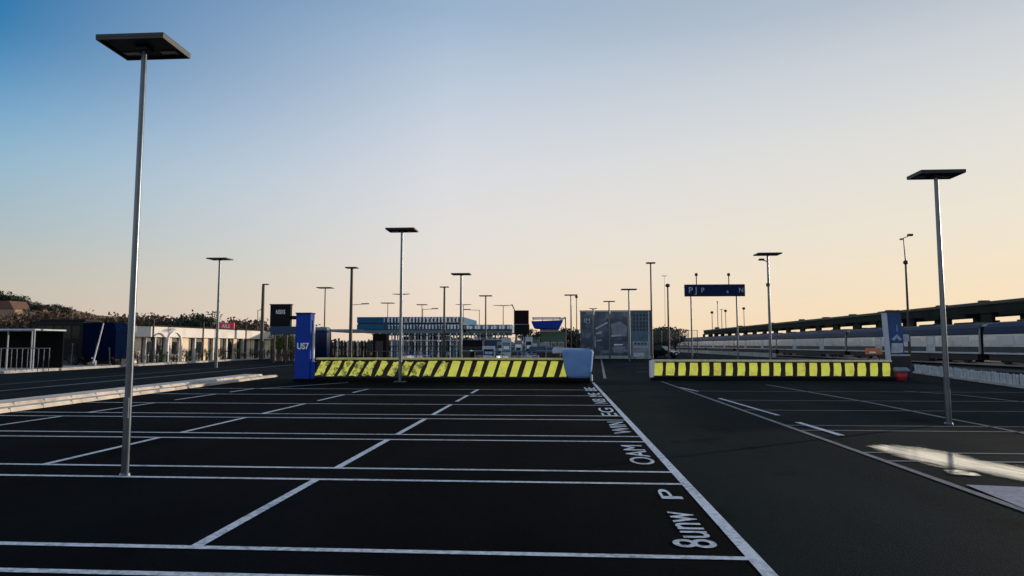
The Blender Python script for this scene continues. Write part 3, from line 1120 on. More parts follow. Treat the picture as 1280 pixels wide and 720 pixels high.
# dark billboard behind the colonnade
Yd = 68
x0, x1 = P(642.5, 400, Yd).x, P(661, 400, Yd).x
cx = (x0 + x1) / 2
hw = (x1 - x0) / 2
t = thing('billboard', 'dark maroon-black billboard standing above the parked cars', 'billboard', (cx, Yd, 0))
z0, zm, z1 = P(650, 418, Yd).z, P(650, 405.5, Yd).z, P(650, 388, Yd).z
M['maroon'] = mat('billboard_maroon', (.006, .002, .004), .55, var=.3, scale=1, spec=.1)
MB().box(-hw, hw, -.12, .12, zm + .03, z1, .02).build('panel', M['maroon'], t)
MB().box(-hw + .02, hw + .06, -.12, .12, z0, zm - .03, .02).build('lower_panel', M['pylon'], t)
MB().box(-hw - .03, hw + .03, -.1, .1, zm - .03, zm + .03).build('divider', M['mural_grey'], t)
for s in (-1, 1):
    MB().tube((s * hw * .7, .05, 0), (s * hw * .7, .05, z0), .1, n=10).build('leg', M['pole_dark'], t)
MB().tube((-hw * .9, 0, z1), (-hw * 1.3, 0, z1 + .62), .05, n=8).build('stay', M['pole_dark'], t)

# red sign on the white building's roof
Yr = 76
cx = P(283, 408, Yr).x
t = thing('roof_sign', 'red sign with white letters on the roof edge of the white building', 'sign', (cx, Yr, 0))
hw = (P(293.5, 408, Yr).x - P(273.5, 408, Yr).x) / 2
z0, z1 = P(283, 412.5, Yr).z, P(283, 403.5, Yr).z
MB().box(-hw, hw, -.1, .1, z0, z1, .02).build('panel', M['red'], t)
text_obj('lettering', 'AR.E', .58, M['letter'], t, (0, -.103, (z0 + z1) / 2), FR, xs=.8, ext=.003, bold=.012)
for s in (-1, 1):
    MB().tube((s * hw * .7, .0, 0), (s * hw * .7, .0, z0), .07, n=8).build('leg', M['pole_dark'], t)


# ------------------------------------------------------------------ white building on the left (facade along the road)
def facade_point(px, Y):
    return P(px, 431, Y).x


F0 = G(150, 457.3)
F1 = G(372, 447.2)
F0.x -= .6; F1.x -= .6
dv = F1 - F0
L = dv.length
rz = math.atan2(dv.y, dv.x)
# local x runs along the facade away from the camera, local -y faces the road
t = thing('retail_building', 'long low white building with beige wall panels and dark openings on the left', 'building', F0, rz)
zt0 = P(146, 408.5, F0.y).z
zt1 = P(372, 415, F1.y).z
fz0 = P(146, 422, F0.y).z
HT = 3.25
FZ = 2.25
MB().box(-.3, L + 1, -.25, 5, FZ, HT - .12, .02).build('fascia', M['plaster'], t)
MB().box(-.4, L + 1.1, -.32, 5.1, HT - .12, HT, .02).build('roof_edge', M['canopy'], t)
MB().box(0, L + .8, .25, 4.8, .0, FZ).build('wall', M['dark'], t)


def px_to_s(px):
    # distance along the facade seen at pixel column px
    d_ = ray(px, 431)
    # solve F0 + s*dir on the sight line
    ux, uy = dv.x / L, dv.y / L
    det = d_.x * (-uy) - d_.y * (-ux)
    tt = (F0.x * (-uy) - F0.y * (-ux)) / det
    return ((d_.x * tt - F0.x) * ux + (d_.y * tt - F0.y) * uy)


spans_all = [(147, 153, 'plaster'), (163, 178, 'beige'), (181, 184, 'plaster'), (193, 195.5, 'plaster'), (206, 210, 'plaster'), (213, 216, 'beige'), (225, 237, 'beige'),
         (243, 245, 'plaster'), (256, 261, 'beige'), (266, 268, 'plaster'), (273, 276, 'beige'), (281, 286, 'plaster'), (293, 297, 'beige'), (303, 305, 'plaster'),
         (310, 314, 'beige'), (315, 319, 'beige'), (325, 327, 'plaster'), (332, 341, 'beige'), (344, 346, 'plaster'), (351, 355, 'beige'), (360, 363, 'beige')]
spans = []
for a, c, m__ in spans_all:          # the white piers are slimmer than the beige bays
    spans.append((a, c, m__) if m__ == 'beige' else ((a + c) / 2 - .7, (a + c) / 2 + .7, m__))
for a, c, mname in spans:
    s0, s1 = px_to_s(a), px_to_s(c)
    MB().box(s0, s1, -.02 if mname == 'plaster' else .1, .247, .0, FZ - .003).build('pillar' if mname == 'plaster' else 'wall_panel', M[mname], t)
for a, c in ((184, 193), (216, 225), (245, 256), (286, 293), (297, 303), (319, 325), (346, 351)):
    s0, s1 = px_to_s(a + .6), px_to_s(c - .6)
    wn = MB().box(s0, s1, .2, .247, .7, 1.95, .01).build('window', M['pole_dark'], t)
    MB().box(s0 + .08, s1 - .08, .19, .199, .78, 1.87).build('pane', M['glass'], wn)
# arched porch
s0, s1 = px_to_s(193), px_to_s(209)
ar = MB()
n = 12
for k in range(n):
    a0, a1 = PI * k / n, PI * (k + 1) / n
    c_, hw_ = (s0 + s1) / 2, (s1 - s0) / 2
    for (ra, rb3) in ((1.0, 1.12),):
        q = [(c_ - hw_ * ra * math.cos(a0), 1.9 + .75 * ra * math.sin(a0)), (c_ - hw_ * ra * math.cos(a1), 1.9 + .75 * ra * math.sin(a1)),
             (c_ - hw_ * rb3 * math.cos(a1), 1.9 + .75 * rb3 * math.sin(a1) + .02), (c_ - hw_ * rb3 * math.cos(a0), 1.9 + .75 * rb3 * math.sin(a0) + .02)]
        ar.prism(q, -1.3, -1.1, 'y')
for s in (s0 - .15, s1 + .02):
    ar.box(s, s + .16, -1.3, -1.1, .13, 1.9)
ar.build('porch_arch', M['white'], t)
for px in (187, 250, 304):
    s = px_to_s(px)
    MB().tube((s, -.3, 0), (s, -.3, HT + .5), .05, n=8).build('downpipe', M['pole_dark'], t)

# second white building behind the barrier
Yw = 92
x0, x1 = P(411, 430, Yw).x, P(470, 430, Yw).x
t = thing('market_hall', 'open-sided hall with a saw-edged roof over orange lit shopfronts behind the barrier', 'building', ((x0 + x1) / 2, Yw, 0))
cx = (x0 + x1) / 2


def zY(py, Y, px=440): return P(px, py, Y).z


MB().box(x0 - cx, x1 - cx, .2, 6, 0, zY(427.5, Yw)).build('wall', M['dark'], t)
MB().box(x0 - cx, x1 - cx, -.1, 9, zY(414.8, Yw), zY(414, Yw)).build('soffit', M['mural_grey'], t)
rf = MB()
nn = 13
for i in range(nn):
    a = x0 - cx + (x1 - x0) * i / nn
    ww = (x1 - x0) / nn
    rf.prism([(a, zY(414, Yw)), (a + ww * .98, zY(414, Yw)), (a + ww * .75, zY(411.5, Yw)), (a + ww * .2, zY(411.5, Yw))], -.05, 9, 'y')
rf.build('roof', M['mural_grey'], t)
rr_ = random.Random(5)
nb = 14
for i in range(nb):
    a = x0 - cx + (x1 - x0) * (i + .12) / nb
    ww = (x1 - x0) / nb * .72
    MB().box(a, a + ww * rr_.uniform(.6, 1), .15, .19, zY(444, Yw) * 0 + .2, zY(435 + rr_.uniform(-1, 1.5), Yw)).build('shopfront', M['orange_panel' if i % 3 else 'beige'], t)
    MB().box(a, a + ww * .6, .15, .19, zY(432.5, Yw), zY(427 + rr_.uniform(-.5, 1), Yw)).build('window', M['mural_grey' if i % 2 else 'beige'], t)
    MB().box(a - .28, a - .12, -.05, .18, 0, zY(425.6, Yw)).build('pillar', M['plaster'] if i % 3 == 0 else M['bark'], t)

# dark low roof line with scrub behind the navy container
# blue colonnade building
Yc = 84
x0, x1, x2 = P(446.5, 430, Yc).x, P(579, 430, Yc).x, P(640, 430, Yc).x
cx = (x0 + x2) / 2
t = thing('colonnade_building', 'long two-tier blue-banded building with rows of pale fins behind the barrier', 'building', (cx, Yc, 0))
zz = lambda py: P(540, py, Yc).z
MB().box(x0 - cx, x1 - cx, -.3, 14, zz(403.5), zz(396.2), .03).build('upper_fascia', M['blueband'], t)
MB().box(x0 - cx + .05, x1 - cx, -.1, 14, zz(405.5), zz(403.5)).build('shadow_gap', M['dark'], t)
MB().box(x0 - cx, x1 - cx, -.3, 14, zz(411.5), zz(405.5), .03).build('lower_fascia', M['blueband'], t)
MB().box(x0 - cx + 1, x1 - cx, 0, 14, zz(416.5), zz(411.5)).build('soffit', M['greyblue'], t)
MB().box(x0 - cx + 1, x2 - cx - .5, .8, 7, 0, zz(426.5)).build('ground_floor_wall', M['dark'], t)
MB().box(x1 - cx + .003, x2 - cx, -.1, 13, zz(412), zz(406), .03).build('wing_fascia', M['greyblue'], t)
MB().box(x1 - cx + .203, x2 - cx, .5, 13, zz(416), zz(412)).build('wing_wall', M['mural_grey'], t)
MB().box(x1 - cx + .003, x2 - cx, -.1, .499, zz(419), zz(415.5), .03).build('wing_beam', M['green'], t)
for k, (pa, pc) in enumerate(((403.3, 396.6), (411.3, 405.9))):
    for i in range(24):
        fx = x0 - cx + (x1 - x0) * (.3 + .7 * i / 24)
        MB().box(fx + .02, fx + (x1 - x0) * .7 / 24 * (.35 + .4 * i / 24), -.345, -.3005, zz(pa), zz(pc)).build('fascia_panel', M['fin_white'], t)
nf = 44
for i in range(nf):
    fx = x0 - cx + (x1 - x0) * (.25 + .75 * (i + .5) / nf)
    k = i / nf
    MB().box(fx, fx + .07 + .13 * k, -.40 - .003 * i / nf, -.301, zz(402.6 if i % 2 else 403), zz(397 + rr_.uniform(0, 1.5))).build('fin', M['pole_dark' if i % 2 else 'fin_white'], t)
    if i % 2 == 0:
        MB().box(fx, fx + .08 + .06 * k, -.40, -.301, zz(411), zz(406.3 + rr_.uniform(0, 1.5))).build('fin', M['pole_dark'], t)
for i in range(46):
    k = i / 46
    fx = x0 - cx + 2.0 + (x2 - x0 - 2.4) * (i + .3) / 46
    MB().box(fx, fx + rr_.uniform(.08, .2), -.2, -.02, 0, zz(416.6)).build('column', M[('mural_pale', 'pole_dark', 'fin_white', 'greyblue')[i % 4]], t)
for k, zr__ in enumerate((zz(419.5), zz(425.8), zz(433))):
    MB().box(x0 - cx + 2, x2 - cx, -.3 - .004 * k, -.21, zr__, zr__ + .09).build('rail', M['pole_dark' if k != 1 else 'mural_pale'], t)
for i in range(34):
    fx = x0 - cx + 5 + (x2 - x0 - 6) * (i + rr_.uniform(0, .6)) / 34
    zb__ = zz(425.4)
    MB().box(fx, fx + rr_.uniform(.3, .9), .9, 1.4, zb__, zb__ + rr_.uniform(.2, .75)).build('parapet_block', M[('mural_grey', 'greyblue', 'brown', 'mural_pale')[i % 4]], t)
for i in range(18):
    fx = x1 - cx + (x2 - x1) * (i + .3) / 18
    MB().box(fx, fx + .16 + .1 * (i % 3), -.16, -.101, zz(411.5), zz(406.5 + rr_.uniform(0, 1.2))).build('fin', M['fin_white' if i % 3 else 'mural_grey'], t)
for i in range(62):
    fx = x0 - cx + 1.4 + (x2 - x0 - 3) * (i + .3) / 62
    zb__ = rr_.choice((.1, .3, 1.0, 1.4))
    MB().box(fx, fx + rr_.uniform(.15, .5), .68 - .002 * (i % 7), .79, zb__, zb__ + rr_.uniform(.35, 1.0)).build('shopfront', M[['beige', 'leaf_brown', 'letter', 'mural_pale', 'orange_panel', 'letter', 'dark'][rr_.randrange(7)]], t)
bx_ = MB()
for i in range(30):
    fx = x0 - cx + 3.3 + (x2 - x0 - 5) * (i + .1) / 30
    bx_.box(fx, fx + .07, .6, .69, 0, zz(426))
bx_.build('mullions', M['mural_pale'], t)

# dark pillar block and dark wall in front of it
Yk = 60
for (px0, px1, pt, nm_, lab, mt_, cat) in ((467.5, 484.5, 417.5, 'kiosk', 'dark maroon upright kiosk under the blue fascia', 'maroon', 'kiosk'),
                                        (578, 604, 425, 'plant_enclosure', 'low dark slatted enclosure behind the flat-headed lamp', 'pylon', 'enclosure')):
    x0, x1 = P(px0, 431, Yk).x, P(px1, 431, Yk).x
    cx = (x0 + x1) / 2
    hw = (x1 - x0) / 2
    zt = P(px0, pt, Yk).z
    t = thing(nm_, lab, cat, (cx, Yk, 0))
    MB().box(-hw, hw, -.5, .6, .1, zt - .08, .03).build('body', M[mt_], t)
    MB().box(-hw - .06, hw + .06, -.58, .66, zt - .08, zt, .02).build('roof', M['pylon'], t)
    MB().box(-hw - .05, hw + .05, -.6, .7, 0, .1, .02).build('plinth', M['concrete'], t)
    if nm_ == 'kiosk':
        MB().box(-hw * .55, hw * .55, -.53, -.501, .2, zt * .75, .01).build('door', M['head'], t)
    else:
        s = MB()
        for i in range(9):
            s.box(-hw + .05, hw - .05, -.53, -.503, .15 + i * .15, .23 + i * .15)
        s.build('slats', M['head'], t)

# navy container beside the blue pillar
Yn = 46
x0, x1 = P(394.5, 431, Yn).x, P(411.5, 431, Yn).x
cx, hw = (x0 + x1) / 2, (x1 - x0) / 2
zt = P(403, 409, Yn).z
t = thing('recycling_container', 'rounded navy container standing between the blue pillar and white hall', 'container', (cx, Yn, 0))
MB().loft([rrect(hw, .5, .12, .15), rrect(hw, .5, .12, zt - .5), rrect(hw * .97, .48, .12, zt - .25)]).build('body', M['navy'], t)
MB().loft([rrect(hw * .96, .47, .12, zt - .247), rrect(hw * .9, .42, .15, zt - .06), rrect(hw * .75, .3, .12, zt)]).build('lid', M['greyblue'], t)
MB().box(-hw - .03, hw + .03, -.53, .53, 0, .149, .03).build('base', M['tubrim'], t)
MB().box(-hw * .8, hw * .8, -.52, -.501, .25, .65, .01).build('hatch', M['signblue'], t)

# blue canopy kiosk with white roof frame
Yk = 72
x0, x1 = P(664.5, 431, Yk).x, P(704, 431, Yk).x
cx = (x0 + x1) / 2
t = thing('canopy_shelter', 'shelter with a tapering blue canopy and white roof frame over green walls', 'shelter', (cx, Yk, 0))
zz = lambda py: P(690, py, Yk).z
hw = (x1 - x0) / 2
MB().prism([(-hw + .3, zz(410.5)), (hw - .45, zz(411.5)), (hw, zz(400.5)), (-hw, zz(402))], -1.2, 3, 'y', .03).build('canopy', M['blue'], t)
fr = MB()
fr.box(-hw + .1, hw - .2, -1.1, -.98, zz(398.3), zz(397))
for s_ in (-hw + .15, hw - .4):
    fr.box(s_, s_ + .1, -1.05, 2.55, zz(398.2), zz(397.1))
fr.box(-hw + .1, hw - .2, 2.5, 2.62, zz(398.3), zz(397))
for s in (-hw + .15, -hw * .3, hw * .35, hw - .3):
    fr.box(s, s + .08, -1.09, -.99, zz(402), zz(398.3))
fr.prism([(hw - .2, zz(398.3)), (hw + .2, zz(396.5)), (hw + .2, zz(399)), (hw - .2, zz(401))], -1.1, -.95, 'y')
fr.build('roof_frame', M['tubrim'], t)
MB().box(-hw + .9, hw - .45, -.4, 2.6, zz(415), zz(411.6)).build('awning', M['mural_pale'], t)
MB().box(-hw + 1.0, hw + .3, -.3, 2.5, 0, zz(415.1)).build('wall', M['green'], t)
for i in range(3):
    wn = MB().box(-hw + 1.3 + i * .75, -hw + 1.85 + i * .75, -.34, -.301, .9, 1.9, .01).build('window', M['mural_pale'], t)
    MB().box(-hw + 1.36 + i * .75, -hw + 1.79 + i * .75, -.35, -.341, .96, 1.84).build('pane', M['glass'], wn)
MB().tube((hw + .25, -.9, 0), (hw + .25, -.9, zz(397)), .06, n=8).build('post', M['pole_dark'], t)

# mural hoarding
Ym = 80
x0, x1 = P(725.5, 431, Ym).x, P(815.5, 431, Ym).x
xs_ = P(787, 431, Ym).x
cx = (x0 + x1) / 2
t = thing('hoarding', 'big blue-grey hoarding with a mural and a grid of small windows', 'hoarding', (cx, Ym, 0), 0)
zt = P(770, 389.5, Ym).z
MB().box(x0 - cx, xs_ - cx - .02, 0, .4, .35, zt, .02).build('mural_panel', M['mural'], t)
MB().box(xs_ - cx + .0, x1 - cx, -.05, 6, .35, zt + .03, .02).build('window_panel', M['hoardblue'], t)
MB().box(x0 - cx - .1, x1 - cx + .1, -.12, -.051, .0, .35, .01).build('plinth', M['concrete'], t)
MB().box(x0 - cx - .06, x1 - cx + .06, -.1, .45, zt + .031, zt + .15, .02).build('coping', M['mural_grey'], t)
for r_ in range(5):
    for c_ in range(6):
        wx = xs_ - cx + .45 + c_ * .38
        wz = zt - .45 - r_ * .42
        MB().box(wx, wx + .2, -.062, -.051, wz - .13, wz + .13).build('window', M['dark'], t)
MB().box(x1 - cx - .45, x1 - cx - .33, -.09, -.051, .35, zt).build('mullion', M['mural_pale'], t)
MB().box(xs_ - cx - .2, xs_ - cx - .021, -.1, .0, .35, zt).build('joint_post', M['mural_grey'], t)
# shapes of the mural, flat sheets on the panel
mp = lambda px, py: (P(px, py, Ym).x - cx, P(px, py, Ym).z)
for q, mm in (([(744, 410), (759, 402), (760, 404), (745, 412)], 'mural_pale'), ([(745, 416), (752, 414), (752, 417), (745, 418)], 'mural_pale'),
              ([(746, 425), (752, 424), (752, 426), (746, 427)], 'mural_pale'), ([(763, 405), (775, 402), (784, 408), (783, 420), (766, 421)], 'mural_grey'),
              ([(767, 430), (779, 430), (778, 431.5), (768, 432)], 'letter'), ([(765, 434), (768, 441), (779, 441), (782, 434), (778, 433), (769, 433)], 'mural_grey'),
              ([(752, 438), (763, 438), (763, 441), (753, 441)], 'mural_grey'), ([(741, 420), (744, 420), (745, 434), (741, 434)], 'mural_pale'),
              ([(764, 419), (776, 418), (776, 420), (764, 421)], 'mural_pale'), ([(777, 437), (785, 437), (785, 440), (778, 440)], 'mural_grey')):
    MB().prism([mp(*p) for p in q], -.012 - random.random() * .01, -.002, 'y').build('mural_shape', M[mm], t)
text_obj('lettering', 'IM', .7, M['mural_pale'], t, (mp(734, 401)[0], -.006, mp(734, 401)[1]), FR, ext=.003, bold=.01)
# notice board before it
Yv = 70
x0, x1 = P(790.5, 431, Yv).x, P(811, 431, Yv).x
cx, hw = (x0 + x1) / 2, (x1 - x0) / 2
t = thing('notice_board', 'pale grey-green notice board with dark dots in front of the hoarding', 'notice board', (cx, Yv, 0))
zz = lambda py: P(800, py, Yv).z
MB().box(-hw, hw, -.06, .06, zz(447), zz(426.5), .02).build('board', M['mural_grey'], t)
MB().box(-hw + .12, hw - .5, -.075, -.061, zz(446), zz(441)).build('notice', M['mural_pale'], t)
for i in range(4):
    MB().box(-hw + .2 + i * .33, -hw + .4 + i * .33, -.072, -.061, zz(430.8), zz(428.6)).build('dot', M['dark'], t)
MB().box(-hw + .12, hw - .12, -.07, -.061, zz(434.2), zz(433)).build('text_line', M['mural_pale'], t)
for s in (-1, 1):
    MB().tube((s * hw * .7, .02, 0), (s * hw * .7, .02, zz(447) + .01), .05, n=8).build('leg', M['pole_dark'], t)

# blue gate structure at the right barrier's end
Yg = 34
x0 = P(1107.5, 431, Yg).x
t = thing('entry_gate', 'dark blue gate panel with white graphics and a leaning white post by the barrier end', 'gate', (x0, Yg, 0))
gx = lambda px: P(px, 431, Yg).x - x0
gz_ = lambda py: P(1115, py, Yg).z
MB().loft([[(gx(1108.5), -.1, 0), (gx(1113), -.1, 0), (gx(1113), .08, 0), (gx(1108.5), .08, 0)], [(gx(1104), -.1, gz_(391)), (gx(1109), -.1, gz_(391)), (gx(1109), .08, gz_(391)), (gx(1104), .08, gz_(391))]], smooth=False).build('post', M['tubrim'], t)
MB().prism([(gx(1110.5), gz_(441)), (gx(1130), gz_(443)), (gx(1127), gz_(391.5)), (gx(1109), gz_(391.5))], -.05, .05, 'y', .01).build('panel', M['bluegate'], t)
MB().prism([(gx(1103), gz_(391)), (gx(1128), gz_(390)), (gx(1124), gz_(387.5)), (gx(1105), gz_(389))], -.16, .5, 'y', .02).build('cap', M['trainblue'], t)
MB().prism([(gx(1113), gz_(441.5)), (gx(1127.5), gz_(440.5)), (gx(1128), gz_(429)), (gx(1114), gz_(429))], -.062, -.051, 'y').build('notice', M['mural_pale'], t)
ar = MB()
ar.prism([(gx(1114), gz_(424)), (gx(1121), gz_(418)), (gx(1127), gz_(424)), (gx(1124), gz_(426)), (gx(1121), gz_(422)), (gx(1117), gz_(426))], -.06, -.051, 'y')
ar.box(gx(1121), gx(1122), -.06, -.051, gz_(414), gz_(406))
ar.prism([(gx(1115), gz_(433)), (gx(1121), gz_(437)), (gx(1127), gz_(432)), (gx(1127), gz_(434)), (gx(1121), gz_(439)), (gx(1115), gz_(435))], -.072, -.063, 'y')
ar.build('emblem', M['letter_dim'], t)
MB().box(gx(1112), gx(1136), -.08, .1, gz_(444.6), gz_(443.2)).build('rail', M['tubrim'], t)
MB().tube((gx(1138), .1, 0), (gx(1138), .1, gz_(415)), .06, n=10).build('side_post', M['pole_dark'], t)
MB().box(gx(1128), gx(1137), -.02, .06, gz_(427), gz_(418), .02).build('side_sign', M['letter_dim'], t)
MB().box(gx(1113), gx(1136), -.1, .3, 0, gz_(446), .02).build('cabinet', M['traindark'], t)


# ------------------------------------------------------------------ railway on the right
XT = 30.0                           # near side of the train
tag(sheet('railway_ballast', [(26.6, 30), (26.6, 260), (60, 260), (60, 30)], M['brown'], .006), kind='structure')
sb = MB()
ribbon(sb, Vector((27.2, 88, 0)), Vector((27.2, 250, 0)), .45, 0, .55)
tag(sb.build('retaining_wall', M['concrete']), 'low pale concrete wall running along the foot of the train', 'wall')
rlb = MB()
for xx in (XT + .55, XT + 1.98):
    rlb.box(xx - .04, xx + .04, 30, 255, .16, .32)
tag(rlb.build('railway_rails', M['rim']), kind='structure')


def coach():
    Lc = 22.4
    t = thing('train_coach', 'silver railway coach', 'train coach')
    prof = [(0, .95), (0, 1.95), (.02, 2.45), (.12, 2.8), (.4, 3.06), (1.0, 3.18), (1.5, 3.18), (2.1, 3.06), (2.38, 2.8), (2.48, 2.45), (2.5, 1.95), (2.5, .95)]
    body = [p for p in prof]
    MB().prism([(a, b_) for a, b_ in body], 0, Lc, 'y', 0).build('body', M['silver'], t)
    # blue shoulder band and roof skin, proud of the body
    rf = MB()
    up = [(-.012, 2.32), (.006, 2.48), (.11, 2.83), (.4, 3.09), (1.0, 3.21), (1.5, 3.21), (2.1, 3.09), (2.39, 2.83), (2.494, 2.48), (2.512, 2.32), (2.49, 2.32), (2.1, 3.06), (1.25, 3.185), (.4, 3.06), (0.01, 2.32)]
    rf.prism(up, .02, Lc - .02, 'y')
    rf.build('roof', M['trainroof'], t)
    MB().box(-.02, -.003, .05, Lc - .05, .98, 1.04).build('sill_band', M['tubrim'], t)
    MB().box(-.018, -.003, .05, Lc - .05, 1.081, 1.47).build('lower_band', M['trainlow'], t)
    k = 0
    for i in range(9):
        y0 = 1.2 + i * 2.25
        if i in (2, 6):
            dr = MB().box(-.0215, -.003, y0, y0 + 1.3, 1.1, 2.3).build('door', M['mural_pale'], t)
            MB().box(-.028, -.0225, y0 + .2, y0 + 1.1, 1.65, 2.2).build('pane', M['trainglass'], dr)
        else:
            MB().box(-.02, -.003, y0, y0 + 1.7, 1.62, 2.2).build('window', M['trainglass'], t)
    MB().box(.1, 2.4, .4, Lc - .4, .5, .947).build('underframe', M['traindark'], t)
    MB().box(.05, .6, 6.8, 15.2, .3, .8, .05).build('equipment_box', M['traindark'], t)
    MB().box(.15, 2.35, Lc, Lc + .55, .9, 2.9).build('gangway', M['black'], t)
    for yc in (3.2, Lc - 3.2):
        bg_ = MB().box(.15, .45, yc - 1.7, yc + 1.7, .42, .75, .05).build('bogie', M['traindark'], t)
        for dy in (-1.2, 1.2):
            MB().tube((.2, yc + dy, .68), (.42, yc + dy, .68), .42, n=20).build('wheel', M['tyre'], bg_)
    for i in range(4):
        MB().box(.8, 1.7, 2 + i * 5.2, 4.4 + i * 5.2, 3.16, 3.3, .04).build('roof_unit', M['pole_dark'], t)
    return t


M['trainglass'] = mat('train_window', (.52, .55, .55), .3, var=.08, scale=1, spec=.7)
co = coach()
ys = [28.2 + 22.95 * i for i in range(7)]
for i, y in enumerate(ys):
    lab = 'silver blue-roofed railway coach, %s from the right edge of the photo' % (['nearest', 'second', 'third', 'fourth', 'fifth', 'sixth', 'farthest'][i])
    if i == 0:
        co.location = (XT, y, 0)
        co['label'] = lab
        co['group'] = 'coaches of the train'
    else:
        dup(co, (XT, y, 0), 0, lab, 'coaches of the train')

# platform canopy
t = thing('platform_canopy', 'long dark station canopy on posts behind the train', 'canopy', (34.2, 36, 0))
Lp = 128
ZT = 5.1
MB().prism([(0, ZT - .95), (0, ZT - .12), (.4, ZT), (3.4, ZT - .25), (7, ZT + .1), (7, ZT - .9), (3.4, ZT - 1.0)], 0, Lp, 'y').build('roof', M['canopy'], t)
MB().box(-.1, -.003, 0, Lp, ZT - .3, ZT - .06, .02).build('gutter', M['pole_dark'], t)
rr_ = random.Random(8)
for i in range(32):
    y0 = i * 4
    if i % 3 != 2:
        MB().box(.06, .16, y0 + .1, y0 + rr_.uniform(1.6, 3.6), ZT - 1.12 - rr_.uniform(0, .2), ZT - .951).build('valance', M['canopy'], t)
for i in range(22):
    MB().box(1.2, 1.6, i * 6 + .4, i * 6 + 1.0, 0, ZT - .97).build('post', M['canopy'], t)
    MB().box(.2, .5, i * 6 + 2.8, i * 6 + 4.2, ZT - 1.75, ZT - .96).build('hanging_board', M['canopy'], t)
for y0, a, h_ in ((8, .9, .22), (22, .5, .3), (28, .8, .2), (38, .5, .35), (47, .6, .3), (55, .9, .25), (64, .6, .4), (78, .9, .3), (97, .8, .4), (116, 1.6, .9)):
    MB().box(.2, .9, y0, y0 + a, ZT - .2, ZT + h_ * .4, .03).build('roof_vent', M['pole_dark'], t)
sheet('platform', [(33.1, 30), (33.1, 170), (45, 170), (45, 30)], M['concrete'], .9)
bk = MB()
for i in range(60):
    y0 = 30 + i * 2.3
    bk.box(41, 41.2, y0, y0 + 1.9 + (.5 if i % 5 else 0), 0.9, 3.0 if i % 4 else 3.9)
tag(bk.build('platform_wall', M['canopy']), 'dark back wall of the platform under the canopy', 'wall')

# mesh fence on top of the far end of the line
Yf = 100
x0, x1 = P(816, 431, Yf).x, P(872, 431, Yf).x
t = thing('mesh_fence', 'thin metal fence panel with posts left of the platform', 'fence', (x0, Yf, 0))
zt = P(840, 412.5, Yf).z
for i in range(6):
    xx = (x1 - x0) * i / 5
    MB().tube((xx, 0, 0), (xx, 0, zt), .05, n=8).build('post', M['pole'], t)
g_ = MB()
for z in (zt - .05, zt * .6, .4):
    g_.tube((0, 0, z), (x1 - x0, 0, z), .03, n=6)
for i in range(60):
    xx = (x1 - x0) * i / 60
    g_.tube((xx, 0, .3), (xx, 0, zt), .008, n=4)
g_.build('mesh_panel', M['pole'], t)

# white picket balustrade on the right
a, c = G(1144, 466.5), G(1284, 486)
dv2 = c - a
L2 = dv2.length
t = thing('picket_fence', 'low pale picket fence running off the right edge', 'fence', a, math.atan2(dv2.y, dv2.x))
MB().box(-.2, L2 + 6, .031, .06, .36, .4, .005).build('rail', M['pole_dark'], t)
MB().box(-.2, L2 + 6, -.08, .08, .0, .1, .01).build('kerb', M['concrete'], t)
n = int((L2 + 5.5) / .3)
for i in range(n):
    xx = i * .3
    j = random.Random(i).uniform(-.03, .03)
    MB().box(xx + j, xx + .12 + j, -.03, .03, .1, .5 + j, .008).build('picket', M['mural_pale'], t)


